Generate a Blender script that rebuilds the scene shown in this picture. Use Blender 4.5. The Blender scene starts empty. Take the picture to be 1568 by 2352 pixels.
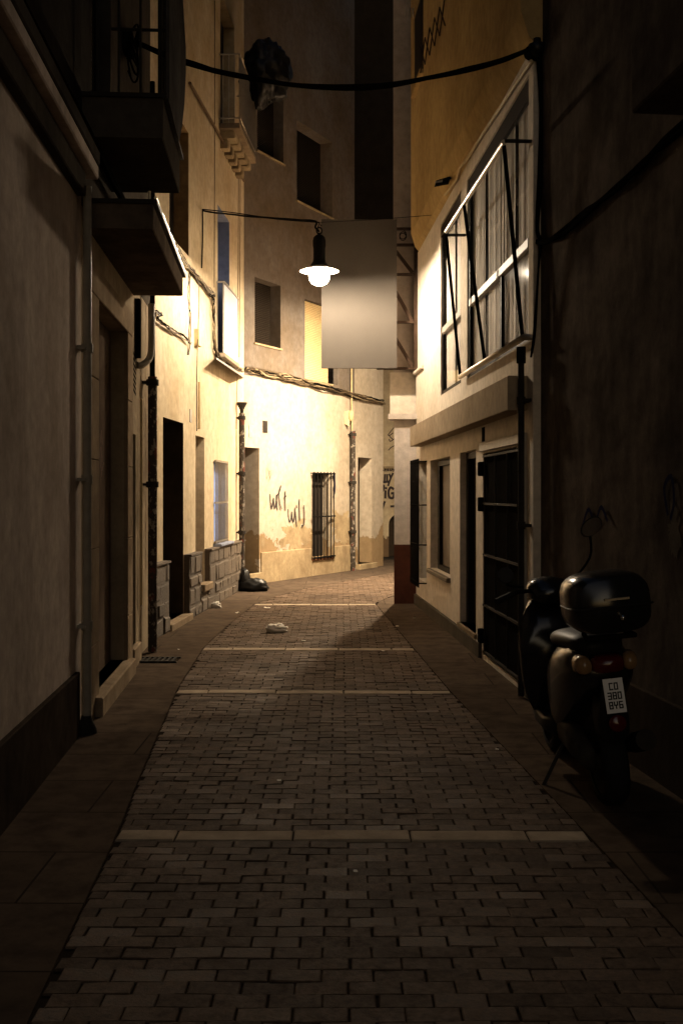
import bpy, math, random
from mathutils import Vector, Matrix, noise
random.seed(7)
R = math.radians
C = bpy.context.scene.collection
SC = bpy.context.scene

# ------------------------------------------------------------------ camera, world, lamps, exposure
CAMZ = 1.65
FPX = 2500.0; CX = 784.0; HY = 1135.0          # focal length and horizon of the 1568 px wide photo
cam = bpy.data.objects.new('camera', bpy.data.cameras.new('camera'))
C.objects.link(cam); SC.camera = cam
cam.location = (0, 0, CAMZ); cam.rotation_euler = (R(90), 0, 0)
cam.data.sensor_fit = 'HORIZONTAL'; cam.data.sensor_width = 24.0
cam.data.lens = FPX / 1568.0 * 24.0
cam.data.shift_y = -(1176 - HY) / 1568.0
cam.data.clip_start = 0.05; cam.data.clip_end = 500
world = bpy.data.worlds.new('World'); SC.world = world; world.use_nodes = True
wn = world.node_tree; bg = wn.nodes['Background']
sky = wn.nodes.new('ShaderNodeTexSky'); sky.sky_type = 'NISHITA'; sky.sun_disc = False
sky.sun_elevation = R(18); sky.sun_rotation = R(180)
wn.links.new(sky.outputs[0], bg.inputs['Color']); bg.inputs['Strength'].default_value = 0.026
SC.view_settings.view_transform = 'Standard'; SC.view_settings.look = 'None'
SC.cycles.diffuse_bounces = 2
SC.view_settings.exposure = 0.0; SC.view_settings.gamma = 1.0
LAMP1_E = 6200.0
LAMP2_E = 1500.0
LAMP_COL = (1.0, 0.82, 0.60)
LAMP2_COL = (1.0, 0.81, 0.56)

# ------------------------------------------------------------------ materials
def newmat(name):
    m = bpy.data.materials.new(name); m.use_nodes = True
    nt = m.node_tree; b = nt.nodes['Principled BSDF']
    return m, nt, b
def N(nt, t, **kw):
    n = nt.nodes.new(t)
    for k, v in kw.items():
        if hasattr(n, k): setattr(n, k, v)
    return n
def coords(nt, scale=(1, 1, 1)):
    tc = N(nt, 'ShaderNodeTexCoord'); mp = N(nt, 'ShaderNodeMapping')
    mp.inputs['Scale'].default_value = scale
    nt.links.new(tc.outputs['Object'], mp.inputs['Vector'])
    return mp.outputs[0]
def noise_n(nt, vec, scale, detail=6, rough=.6):
    n = N(nt, 'ShaderNodeTexNoise'); n.inputs['Scale'].default_value = scale
    n.inputs['Detail'].default_value = detail; n.inputs['Roughness'].default_value = rough
    nt.links.new(vec, n.inputs['Vector']); return n.outputs['Fac']
def ramp(nt, fac, p0, p1, c0=(0, 0, 0, 1), c1=(1, 1, 1, 1)):
    r = N(nt, 'ShaderNodeValToRGB'); e = r.color_ramp.elements
    e[0].position = p0; e[1].position = p1; e[0].color = c0; e[1].color = c1
    nt.links.new(fac, r.inputs[0]); return r.outputs[0]
def mix(nt, fac, a, b, mode='MIX'):
    m = N(nt, 'ShaderNodeMix'); m.data_type = 'RGBA'; m.blend_type = mode
    for i, v in ((0, fac), (6, a), (7, b)):
        if isinstance(v, (int, float)): m.inputs[i].default_value = v
        elif isinstance(v, tuple): m.inputs[i].default_value = (v[0], v[1], v[2], 1)
        else: nt.links.new(v, m.inputs[i])
    return m.outputs[2]
def bump(nt, b, h, strength, dist=.01, prev=None):
    bn = N(nt, 'ShaderNodeBump'); bn.inputs['Strength'].default_value = strength
    bn.inputs['Distance'].default_value = dist
    nt.links.new(h, bn.inputs['Height'])
    if prev: nt.links.new(prev, bn.inputs['Normal'])
    nt.links.new(bn.outputs[0], b.inputs['Normal']); return bn.outputs[0]
def plaster(name, col, stain, streak=.5, rough=.85, blotch=1.0, fine=90, bumps=.35, patch=None, soft=.005):
    """painted render: blotches, vertical rain streaks, grain; patch=(zlo,zhi,colour): second colour over a band, for fallen paint and for painted shade"""
    m, nt, b = newmat(name)
    v = coords(nt); vs = coords(nt, (2.6, 2.0, .5))
    bl = ramp(nt, noise_n(nt, v, blotch, 8, .62), .38, .72)
    c = mix(nt, bl, col, stain)
    st = ramp(nt, noise_n(nt, vs, 1.0, 6, .7), .46, .8)
    sm = N(nt, 'ShaderNodeMath', operation='MULTIPLY'); sm.inputs[1].default_value = streak
    nt.links.new(st, sm.inputs[0])
    dark = tuple(x * .62 for x in stain)
    c = mix(nt, sm.outputs[0], c, dark)
    g = noise_n(nt, v, fine, 3, .6)
    c = mix(nt, .10, c, g, 'MULTIPLY')
    c = mix(nt, .55, c, ramp(nt, noise_n(nt, v, 9, 6, .7), .25, .7, (.35, .35, .35, 1), (1, 1, 1, 1)), 'MULTIPLY')
    speck = ramp(nt, noise_n(nt, v, 26, 4, .7), .70, .76)
    sp = N(nt, 'ShaderNodeMath', operation='MULTIPLY'); sp.inputs[1].default_value = .35
    nt.links.new(speck, sp.inputs[0]); c = mix(nt, sp.outputs[0], c, dark)
    h = mix(nt, .25, noise_n(nt, v, 7, 5, .6), g)
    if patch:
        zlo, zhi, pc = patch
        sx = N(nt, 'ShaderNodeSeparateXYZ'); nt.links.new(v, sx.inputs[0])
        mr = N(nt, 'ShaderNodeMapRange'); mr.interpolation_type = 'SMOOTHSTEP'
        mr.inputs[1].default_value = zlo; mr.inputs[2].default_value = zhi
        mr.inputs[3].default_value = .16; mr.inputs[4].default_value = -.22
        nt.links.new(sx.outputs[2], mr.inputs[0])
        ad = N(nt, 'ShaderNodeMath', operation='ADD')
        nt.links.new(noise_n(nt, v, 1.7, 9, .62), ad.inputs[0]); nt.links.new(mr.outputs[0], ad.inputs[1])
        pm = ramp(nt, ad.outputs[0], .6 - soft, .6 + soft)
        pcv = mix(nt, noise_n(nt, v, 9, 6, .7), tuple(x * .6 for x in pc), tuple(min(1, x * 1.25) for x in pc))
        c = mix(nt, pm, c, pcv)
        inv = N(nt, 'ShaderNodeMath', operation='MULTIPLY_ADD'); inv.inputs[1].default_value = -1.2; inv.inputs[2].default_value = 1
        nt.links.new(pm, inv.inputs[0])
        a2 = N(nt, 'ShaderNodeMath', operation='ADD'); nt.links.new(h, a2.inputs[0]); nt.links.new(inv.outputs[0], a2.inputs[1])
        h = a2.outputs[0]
    nt.links.new(c, b.inputs['Base Color']); b.inputs['Roughness'].default_value = rough
    b.inputs['Specular IOR Level'].default_value = 0
    bump(nt, b, h, bumps, .012)
    return m
def simple(name, col, rough=.5, metal=0, var=.3, scale=12, bumps=.1, spec=.12):
    m, nt, b = newmat(name); v = coords(nt)
    f = noise_n(nt, v, scale, 6, .65)
    c = mix(nt, ramp(nt, f, .3, .75), col, tuple(x * (1 - var) for x in col))
    nt.links.new(c, b.inputs['Base Color']); b.inputs['Roughness'].default_value = rough
    b.inputs['Metallic'].default_value = metal; b.inputs['Specular IOR Level'].default_value = spec
    if bumps: bump(nt, b, noise_n(nt, v, scale * 4, 4, .6), bumps, .004)
    return m
def emit_mat(name, col, s):
    m, nt, b = newmat(name)
    b.inputs['Base Color'].default_value = (*col, 1); b.inputs['Emission Color'].default_value = (*col, 1)
    b.inputs['Emission Strength'].default_value = s; return m
def stone_mat():
    m, nt, b = newmat('rubble stone')
    v = coords(nt)
    at = N(nt, 'ShaderNodeAttribute'); at.attribute_name = 'tone'
    f = noise_n(nt, v, 22, 7, .7)
    c = mix(nt, at.outputs['Fac'], (.058, .042, .028), (.125, .09, .058))
    c = mix(nt, ramp(nt, f, .35, .75), c, (.06, .042, .027))
    nt.links.new(c, b.inputs['Base Color']); b.inputs['Roughness'].default_value = .85
    bump(nt, b, f, .7, .02); return m
def paver_mat():
    m, nt, b = newmat('clay paver')
    v = coords(nt)
    at = N(nt, 'ShaderNodeAttribute'); at.attribute_name = 'tone'
    f = noise_n(nt, v, 30, 7, .7); big = noise_n(nt, v, .9, 5, .6)
    c = mix(nt, at.outputs['Fac'], (.060, .042, .030), (.195, .136, .096))
    c = mix(nt, ramp(nt, f, .4, .8), c, (.035, .025, .018))
    c = mix(nt, ramp(nt, big, .5, .68), c, (.066, .047, .034))
    nt.links.new(c, b.inputs['Base Color'])
    rr = N(nt, 'ShaderNodeMapRange'); rr.inputs[3].default_value = .42; rr.inputs[4].default_value = .8
    nt.links.new(f, rr.inputs[0]); nt.links.new(rr.outputs[0], b.inputs['Roughness'])
    sp = N(nt, 'ShaderNodeMath', operation='MULTIPLY'); sp.inputs[1].default_value = .02
    nt.links.new(ramp(nt, noise_n(nt, v, 14, 5, .7), .25, .85), sp.inputs[0])
    gs = N(nt, 'ShaderNodeMath', operation='MULTIPLY'); nt.links.new(ramp(nt, at.outputs['Fac'], .52, .75), gs.inputs[0]); nt.links.new(ramp(nt, f, .45, .7), gs.inputs[1])
    g2 = N(nt, 'ShaderNodeMath', operation='MULTIPLY_ADD'); g2.inputs[1].default_value = .11; nt.links.new(gs.outputs[0], g2.inputs[0]); nt.links.new(sp.outputs[0], g2.inputs[2])
    nt.links.new(g2.outputs[0], b.inputs['Specular IOR Level'])
    bump(nt, b, noise_n(nt, v, 70, 5, .65), .5, .006); return m
def slab_mat():
    m, nt, b = newmat('pavement concrete')
    v = coords(nt)
    br = N(nt, 'ShaderNodeTexBrick'); nt.links.new(v, br.inputs['Vector'])
    br.inputs['Scale'].default_value = 1; br.inputs['Brick Width'].default_value = 1.3; br.inputs['Row Height'].default_value = .62
    br.inputs['Mortar Size'].default_value = .006; br.inputs['Mortar Smooth'].default_value = .2
    br.inputs['Color1'].default_value = (.095, .069, .049, 1); br.inputs['Color2'].default_value = (.075, .054, .038, 1)
    br.inputs['Mortar'].default_value = (.03, .024, .02, 1)
    f = noise_n(nt, v, 5, 8, .68)
    c = mix(nt, ramp(nt, f, .42, .7), br.outputs[0], (.045, .033, .025))
    nt.links.new(c, b.inputs['Base Color']); b.inputs['Roughness'].default_value = .75; b.inputs['Specular IOR Level'].default_value = 0
    h = mix(nt, .5, noise_n(nt, v, 60, 4, .6), br.outputs['Fac'])
    bump(nt, b, h, .35, .008); return m
def slat_mat(name, c0, c1, per, rough=.7):
    """horizontal roller slats"""
    m, nt, b = newmat(name); v = coords(nt)
    w = N(nt, 'ShaderNodeTexWave'); w.bands_direction = 'Z'; w.inputs['Scale'].default_value = 1 / per / 3.1416 * 1.57
    w.inputs['Distortion'].default_value = .15
    nt.links.new(v, w.inputs['Vector'])
    nz = noise_n(nt, v, 9, 5, .6)
    c = mix(nt, ramp(nt, w.outputs['Fac'], .02, .2), c1, c0); c = mix(nt, .35, c, nz, 'MULTIPLY')
    nt.links.new(c, b.inputs['Base Color']); b.inputs['Roughness'].default_value = rough; b.inputs['Specular IOR Level'].default_value = .08
    bump(nt, b, w.outputs['Fac'], .8, .012); return m
def glass_mat():
    m, nt, b = newmat('window glass')
    tr = N(nt, 'ShaderNodeBsdfTransparent'); gl = N(nt, 'ShaderNodeBsdfGlossy'); gl.inputs['Roughness'].default_value = .05
    mx = N(nt, 'ShaderNodeMixShader')
    mx.inputs[0].default_value = .10; nt.links.new(tr.outputs[0], mx.inputs[1]); nt.links.new(gl.outputs[0], mx.inputs[2])
    nt.links.new(mx.outputs[0], nt.nodes['Material Output'].inputs['Surface'])
    return m
M = dict(
    near_left=plaster('grey brown render', (.62, .52, .44), (.40, .32, .26), .75, blotch=.8),
    left2=plaster('dirty beige render', (.40, .32, .22), (.24, .185, .125), .6, blotch=1.1),
    cream=plaster('cream yellow paint', (.62, .51, .36), (.47, .36, .22), .32, blotch=.7, bumps=.25, patch=(10, 5.2, (.36, .26, .13)), soft=.2),  # ochre patch: upper wall yellows and darkens, its dimmer light put in the colour
    far=plaster('pale lime render', (.50, .425, .335), (.38, .31, .22), .35, blotch=.6, bumps=.4, patch=(.55, 1.5, (.26, .18, .10))),
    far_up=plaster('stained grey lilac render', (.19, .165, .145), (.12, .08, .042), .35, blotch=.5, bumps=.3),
    far_base=plaster('coarse plinth render', (.42, .32, .19), (.24, .17, .10), .4, blotch=2.5, fine=30, bumps=.9),
    back=plaster('yellowish old render', (.60, .48, .31), (.42, .32, .2), .5, blotch=.9, patch=(.3, 1.1, (.14, .09, .05))),
    white=plaster('white house paint', (.74, .66, .56), (.62, .52, .40), .25, blotch=.5, bumps=.15),
    slabgrey=plaster('dark balcony concrete', (.15, .115, .085), (.08, .062, .048), .5, blotch=2.5), darkreveal=plaster('dark doorway reveal', (.07, .048, .028), (.04, .03, .02), .3, blotch=2),  # slabgrey and darkreveal are coloured darker than the walls beside them
    beige=plaster('beige ledge paint', (.42, .34, .25), (.33, .26, .18), .3, blotch=.7, bumps=.2),
    ochre=plaster('ochre paint', (.50, .35, .16), (.33, .22, .10), .3, blotch=.8, bumps=.2),
    pier=plaster('rough white pier paint', (.70, .62, .56), (.58, .48, .40), .2, blotch=.9, fine=45, bumps=.6),
    maroon=plaster('maroon base paint', (.095, .034, .022), (.06, .024, .017), .3, blotch=2, fine=45, bumps=.6),
    upgrey=plaster('grey upper render', (.50, .41, .34), (.36, .29, .24), .4, blotch=.9, bumps=.4),
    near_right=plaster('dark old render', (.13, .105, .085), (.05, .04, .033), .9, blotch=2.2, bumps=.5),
    plinth=plaster('dark plinth', (.075, .056, .042), (.045, .035, .028), .4, blotch=2.2),
    greyplinth=plaster('grey plinth', (.14, .12, .095), (.09, .075, .06), .4, blotch=2.2),
    stoneframe=plaster('limestone frame', (.33, .25, .17), (.21, .155, .105), .5, blotch=2, bumps=.3),
    brownplug=plaster('brown infill render', (.30, .19, .085), (.20, .12, .055), .3, blotch=2.2, fine=35, bumps=.9),
    bluejamb=plaster('pale blue paint', (.28, .30, .37), (.22, .23, .29), .2, blotch=1.2),
    stone=stone_mat(), paver=paver_mat(), slab=slab_mat(),
    kerb=plaster('kerb stone', (.46, .37, .27), (.32, .25, .18), .1, .6, blotch=4, fine=70, bumps=.4),
    joint=simple('joint sand', (.03, .022, .016), .9, 0, .3, 12, .1, 0),
    soil=simple('dark asphalt', (.03, .025, .02), .85),
    black=simple('black painted iron', (.010, .009, .008), .7, 0, .3, 12, .1, 0),
    darkiron=simple('weathered iron', (.035, .03, .025), .6, 0, .5, 12, .1, .03),
    patchpipe=None,
    rust=simple('rusty steel', (.06, .035, .022), .7, .3, .6),
    galv=simple('galvanised steel', (.42, .36, .28), .35, .75, .3),
    greenpipe=simple('grey green plastic pipe', (.34, .30, .24), .5, 0, .3),
    creampipe=simple('painted pipe', (.52, .40, .22), .6, 0, .3),
    brownpipe=simple('brown painted pipe', (.13, .08, .04), .6, 0, .3),
    whitepaint=simple('white gloss paint', (.38, .34, .29), .55, 0, .3),
    doorpaint=plaster('worn brown grey door paint', (.13, .095, .07), (.075, .052, .038), .9, .55, blotch=3),
    darkwood=simple('dark wood', (.035, .024, .016), .6, 0, .4, 12, .1, .03),
    midwood=simple('brown grey wood', (.12, .092, .065), .55, 0, .35),
    frame=simple('dark window frame', (.022, .018, .015), .5, 0, .3, 12, .1, .03),
    shutter=slat_mat('dark brown roller shutter', (.020, .014, .009), (.006, .004, .003), .055),
    blind=slat_mat('cream roller blind', (.72, .54, .28), (.42, .28, .12), .055),
    blueslat=simple('pale blue painted shutter', (.30, .48, 1.0), .55, 0, .3),
    corr=simple('white plastic sheet', (.66, .62, .66), .5, 0, .1),
    curtain=simple('pale curtain cloth', (.72, .66, .58), .9, 0, .25, 5),
    glass=glass_mat(),
    sign=simple('grey sign panel', (.070, .060, .050), .8, 0, .12, 3, .05, .2),
    wire=simple('black cable sheath', (.008, .007, .006), .7, 0, .3, 12, 0, 0),
    wirebrown=simple('dusty brown cable', (.10, .07, .042), .55, 0, .5),
    wirepale=simple('dusty pale cable', (.30, .23, .14), .6, 0, .5),
    bag=simple('black plastic film', (.008, .0075, .007), .42, 0, .2, 12, .1, .25),
    paper=simple('white crumpled plastic', (.72, .66, .58), .6, 0, .1),
    spray=simple('black spray paint', (.045, .034, .034), .6, 0, .1, 12, 0, 0),
    sprayblue=simple('blue black spray paint', (.018, .018, .04), .6, 0, .1, 12, 0, 0),
    sprayfade=simple('faded spray paint', (.30, .24, .18), .7, 0, .1),
    screen=plaster('weathered grey board', (.10, .092, .085), (.06, .055, .05), .6, .7, blotch=3),
    corbel=simple('weathered balcony soffit', (.33, .25, .15), .7, 0, .5, 6, .3),
    scoot=simple('black gloss fairing', (.010, .010, .011), .2, 0, .1, 12, 0, .5),
    scootmatt=simple('black matt plastic', (.014, .013, .013), .5, 0, .2),
    rubber=simple('rubber', (.012, .012, .012), .8),
    chrome=simple('chrome', (.6, .58, .55), .12, 1, .1, 12, 0, .5),
    redlens=simple('red lens', (.07, .006, .005), .2, 0, .1, 12, 0, .5),
    amberlens=simple('amber lens', (.22, .13, .06), .2, 0, .1, 12, 0, .5),
    plate=simple('white number plate', (.75, .75, .76), .35, 0, .05, 12, 0),
    plateink=simple('plate ink', (.02, .02, .02), .5, 0, 0, 12, 0),
    mirror=simple('mirror glass', (.8, .8, .8), .06, 1, 0, 12, 0),
    tile=simple('terracotta', (.26, .12, .06), .8),
    globe=emit_mat('lit lamp globe', LAMP_COL, LAMP1_E),
    lens2=emit_mat('lit lantern lens', LAMP2_COL, LAMP2_E * 27), globe2=emit_mat('lit lantern bulb', LAMP2_COL, LAMP2_E), globelow=emit_mat('glowing globe glass', LAMP_COL, 14), dark_upper=plaster('shade toned grey render', (.085, .072, .058), (.05, .042, .035), .4, blotch=1.2),  # dark_upper: grey render darkened further in colour for the shade up there
    rim=None, fleck=simple('pipe paint flakes', (.36, .32, .27), .7),
)
def patchpipe():
    m, nt, b = newmat('sticker covered pipe'); v = coords(nt, (1, 1, .7))
    f = ramp(nt, noise_n(nt, v, 17, 6, .6), .54, .57)
    f2 = ramp(nt, noise_n(nt, v, 6, 3, .6), .58, .6)
    c = mix(nt, f, (.04, .032, .025), (.21, .18, .15)); c = mix(nt, f2, c, (.10, .035, .025))
    nt.links.new(c, b.inputs['Base Color']); b.inputs['Roughness'].default_value = .6; b.inputs['Specular IOR Level'].default_value = .05; return m
M['patchpipe'] = patchpipe()
def rimmat():
    m, nt, b = newmat('white enamel shade')
    b.inputs['Base Color'].default_value = (.9, .85, .75, 1); b.inputs['Roughness'].default_value = .4
    return m
M['rim'] = rimmat()

# ------------------------------------------------------------------ mesh helpers
def at(px, py, Z):
    """point of the place seen at (px, py) of the photo, Z metres ahead"""
    return Vector(((px - CX) / FPX * Z, Z, CAMZ + (HY - py) / FPX * Z))
class Wall:
    """vertical street face X = a + b*Y; side=+1: street lies towards +X"""
    def __init__(s, a, b, side):
        s.a, s.b, s.side = a, b, side
        k = math.sqrt(1 + b * b); s.k = k
        s.dir = Vector((b / k, 1 / k, 0)); s.n = Vector((1 / k, -b / k, 0)) * side
    def p(s, Y, z, d=0):                      # Y: distance ahead, z: height, d: out towards the street
        return Vector((s.a + s.b * Y, Y, z)) + s.n * d
    def Y(s, px, d=0):
        r = (px - CX) / FPX; return (s.a + d * s.side * s.k) / (r - s.b)
    def z(s, px, py, d=0):
        return CAMZ + (HY - py) / FPX * s.Y(px, d)
class MB:
    def __init__(s): s.v = []; s.f = []; s.mi = []; s.cur = 0; s.smooth = []; s.sm = False; s.tone = []; s.t = .5
    def face(s, pts, idx=None):
        i = len(s.v); s.v += [Vector(p) for p in pts]; s.f.append(tuple(range(i, i + len(pts))))
        s.mi.append(s.cur); s.smooth.append(s.sm); s.tone.append(s.t)
    def mesh(s, vs, fs):
        i = len(s.v); s.v += [Vector(p) for p in vs]
        for f in fs: s.f.append(tuple(i + k for k in f)); s.mi.append(s.cur); s.smooth.append(s.sm); s.tone.append(s.t)
    def hexa(s, c):                           # 8 corners: bottom 4, top 4
        s.mesh(c, [(0, 3, 2, 1), (4, 5, 6, 7), (0, 1, 5, 4), (1, 2, 6, 5), (2, 3, 7, 6), (3, 0, 4, 7)]); return s
    def box(s, a, b):
        (x0, y0, z0), (x1, y1, z1) = a, b
        return s.hexa([(x0, y0, z0), (x1, y0, z0), (x1, y1, z0), (x0, y1, z0), (x0, y0, z1), (x1, y0, z1), (x1, y1, z1), (x0, y1, z1)])
    def wbox(s, w, Y0, Y1, z0, z1, d0, d1, bev=0):
        if bev and min(abs(Y1-Y0), abs(z1-z0), abs(d1-d0)) > 2.2*bev:
            # chamfered outer edges
            q = lambda Y, z, d: w.p(Y, z, d)
            lo = [q(Y0, z0, d0), q(Y1, z0, d0), q(Y1, z1, d0), q(Y0, z1, d0)]
            mi = [q(Y0, z0, d1-bev), q(Y1, z0, d1-bev), q(Y1, z1, d1-bev), q(Y0, z1, d1-bev)]
            hi = [q(Y0+bev, z0+bev, d1), q(Y1-bev, z0+bev, d1), q(Y1-bev, z1-bev, d1), q(Y0+bev, z1-bev, d1)]
            fs = [(0, 3, 2, 1), (8, 9, 10, 11)]
            for a in range(4):
                b = (a+1) % 4; fs += [(a, b, 4+b, 4+a), (4+a, 4+b, 8+b, 8+a)]
            s.mesh(lo+mi+hi, fs); return s
        return s.hexa([w.p(Y0, z0, d0), w.p(Y1, z0, d0), w.p(Y1, z0, d1), w.p(Y0, z0, d1), w.p(Y0, z1, d0), w.p(Y1, z1, d0), w.p(Y1, z1, d1), w.p(Y0, z1, d1)])
    def tube(s, pts, r, seg=8, cap=True):
        pts = [Vector(p) for p in pts]; n = len(pts)
        rr = r if isinstance(r, (list, tuple)) else [r] * n
        old = s.sm; s.sm = True; vs = []; fs = []
        t0 = (pts[1] - pts[0]).normalized()
        up = Vector((0, 0, 1)) if abs(t0.z) < .9 else Vector((1, 0, 0))
        x = t0.cross(up).normalized()
        for i, p in enumerate(pts):
            t = (pts[min(i + 1, n - 1)] - pts[max(i - 1, 0)])
            t = t.normalized() if t.length > 1e-9 else t0
            x = (x - t * x.dot(t))
            x = x.normalized() if x.length > 1e-6 else t.orthogonal().normalized()
            y = t.cross(x)
            for k in range(seg):
                a = 2 * math.pi * k / seg; vs.append(p + (x * math.cos(a) + y * math.sin(a)) * rr[i])
        for i in range(n - 1):
            for k in range(seg):
                k2 = (k + 1) % seg; fs.append((i * seg + k, i * seg + k2, (i + 1) * seg + k2, (i + 1) * seg + k))
        s.mesh(vs, fs); s.sm = False
        if cap:
            s.mesh(vs[:seg], [tuple(range(seg))[::-1]]); s.mesh(vs[-seg:], [tuple(range(seg))])
        s.sm = old; return s
    def lathe(s, c, prof, seg=24, axis='z'):
        c = Vector(c); vs = []; fs = []; old = s.sm; s.sm = True
        for r, h in prof:
            for k in range(seg):
                a = 2 * math.pi * k / seg; ca, sa = math.cos(a) * r, math.sin(a) * r
                vs.append(c + (Vector((ca, sa, h)) if axis == 'z' else Vector((h, ca, sa)) if axis == 'x' else Vector((ca, h, sa))))
        for i in range(len(prof) - 1):
            for k in range(seg):
                k2 = (k + 1) % seg; fs.append((i * seg + k, i * seg + k2, (i + 1) * seg + k2, (i + 1) * seg + k))
        s.mesh(vs, fs); s.sm = old; return s
    def loft(s, secs, seg=20, cap=True):
        """sections: (centre, half width, half height, exponent) across Y"""
        vs = []; fs = []; old = s.sm; s.sm = True
        for c, w, h, e in secs:
            c = Vector(c)
            for k in range(seg):
                a = 2 * math.pi * k / seg; ca, sa = math.cos(a), math.sin(a)
                vs.append(c + Vector((w * math.copysign(abs(ca) ** (2 / e), ca), 0, h * math.copysign(abs(sa) ** (2 / e), sa))))
        n = len(secs)
        for i in range(n - 1):
            for k in range(seg):
                k2 = (k + 1) % seg; fs.append((i * seg + k, i * seg + k2, (i + 1) * seg + k2, (i + 1) * seg + k))
        if cap: fs += [tuple(range(seg))[::-1], tuple((n - 1) * seg + k for k in range(seg))]
        s.mesh(vs, fs); s.sm = old; return s
    def ribbon(s, w, pts, width, d):
        """sprayed stroke on a wall: pts in (Y, z)"""
        for (a, b) in zip(pts[:-1], pts[1:]):
            A = w.p(a[0], a[1], d); B = w.p(b[0], b[1], d); t = (B - A)
            if t.length < 1e-5: continue
            t.normalize(); q = t.cross(w.n).normalized() * width / 2; e = t * width * .3
            s.face([A - q - e, B - q + e, B + q + e, A + q - e])
            d += .0004
def root_loc(o):
    while o.parent: o = o.parent
    return o.location
def build(name, mb, mat, parent=None, kind=None, label=None, cat=None, group=None, mods=None):
    me = bpy.data.meshes.new(name)
    if parent is not None: org = Vector(root_loc(parent))
    elif kind == 'structure': org = Vector((0, 0, 0))
    else:
        xs = [v.x for v in mb.v]; ys = [v.y for v in mb.v]; zs = [v.z for v in mb.v]
        org = Vector(((min(xs) + max(xs)) / 2, (min(ys) + max(ys)) / 2, min(zs)))
    me.from_pydata([tuple(v - org) for v in mb.v], [], mb.f)
    mats = mat if isinstance(mat, (list, tuple)) else [mat]
    for x in mats: me.materials.append(M[x] if isinstance(x, str) else x)
    for p, i, sm in zip(me.polygons, mb.mi, mb.smooth): p.material_index = i; p.use_smooth = sm
    if len(set(mb.tone)) > 1:
        a = me.attributes.new('tone', 'FLOAT', 'FACE'); a.data.foreach_set('value', mb.tone)
    me.update()
    o = bpy.data.objects.new(name, me); C.objects.link(o)
    if parent is not None: o.parent = parent
    else: o.location = org
    tag(o, label, cat, group, kind)
    return o
def tag(o, label=None, cat=None, group=None, kind=None):
    for k, v in (('label', label), ('category', cat), ('group', group), ('kind', kind)):
        if v: o[k] = v
    return o
def thing(name, loc, label, cat, group=None):
    o = bpy.data.objects.new(name, None); C.objects.link(o); o.location = loc
    o.empty_display_size = .2
    return tag(o, label, cat, group)
def smooth(pts, k=6):
    pts = [Vector(p) for p in pts]; out = []
    for i in range(len(pts) - 1):
        p0 = pts[max(i - 1, 0)]; p1 = pts[i]; p2 = pts[i + 1]; p3 = pts[min(i + 2, len(pts) - 1)]
        for j in range(k):
            t = j / k
            out.append(.5 * ((2 * p1) + (p2 - p0) * t + (2 * p0 - 5 * p1 + 4 * p2 - p3) * t * t + (3 * p1 - p0 - 3 * p2 + p3) * t ** 3))
    out.append(pts[-1]); return out
def facade(mb, w, Y0, Y1, z0, z1, holes, reveal_mat=None, depth_back=3.5):
    """street face with real openings and their reveals, plus the body of the house behind"""
    us = sorted({Y0, Y1, *[h[0] for h in holes], *[h[1] for h in holes]}); us = [u for u in us if Y0 <= u <= Y1]
    zs = sorted({z0, z1, *[h[2] for h in holes], *[h[3] for h in holes]}); zs = [z for z in zs if z0 <= z <= z1]
    def q(pts):
        if w.side > 0: pts = pts[::-1]
        mb.face(pts)
    for a, b in zip(us[:-1], us[1:]):
        for c, d in zip(zs[:-1], zs[1:]):
            mu, mz = (a + b) / 2, (c + d) / 2
            if any(h[0] < mu < h[1] and h[2] < mz < h[3] for h in holes): continue
            q([w.p(a, c), w.p(a, d), w.p(b, d), w.p(b, c)])
    for h in holes:
        a, b, c, d, dep = h[:5]; old = mb.cur
        if len(h) > 5: mb.cur = h[5]
        a_, b_ = max(a, Y0), min(b, Y1)
        for (P, Q) in (((a_, c), (a_, d)), ((b_, d), (b_, c)), ((a_, d), (b_, d)), ((b_, c), (a_, c))):
            mb.face([w.p(*P), w.p(*P, -dep), w.p(*Q, -dep), w.p(*Q)])
        mb.cur = old
    B = -depth_back
    mb.face([w.p(Y0, z0), w.p(Y0, z1), w.p(Y0, z1, B), w.p(Y0, z0, B)])
    mb.face([w.p(Y1, z0), w.p(Y1, z0, B), w.p(Y1, z1, B), w.p(Y1, z1)])
    mb.face([w.p(Y0, z0, B), w.p(Y0, z1, B), w.p(Y1, z1, B), w.p(Y1, z0, B)])
    mb.face([w.p(Y0, z1), w.p(Y1, z1), w.p(Y1, z1, B), w.p(Y0, z1, B)])
def panel(name, w, Y0, Y1, z0, z1, dep, mat, parent, th=.03, label=None):
    return build(name, MB().wbox(w, Y0, Y1, z0, z1, -dep - th, -dep), mat, parent, label=label)
def wire(pts, r, wob=0, k=6, seg=6, mb=None):
    mb = mb or MB(); P = smooth(pts, k)
    if wob: P = [p + Vector((random.uniform(-wob, wob), random.uniform(-wob, wob), random.uniform(-wob, wob))) for p in P]
    return mb.tube(P, r, seg)

# walls of the alley
LW = Wall(-1.316, -.065, 1)      # near and second house on the left
CW = Wall(-2.90, .06, 1)         # cream house on the left
FW = Wall(-11.43, .5, 1)         # pale house across the bend   (street to its right)
RW = Wall(1.972, -.0533, -1)     # white house on the right
NW = Wall(2.40, -.096, -1)       # near dark house on the right

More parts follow.
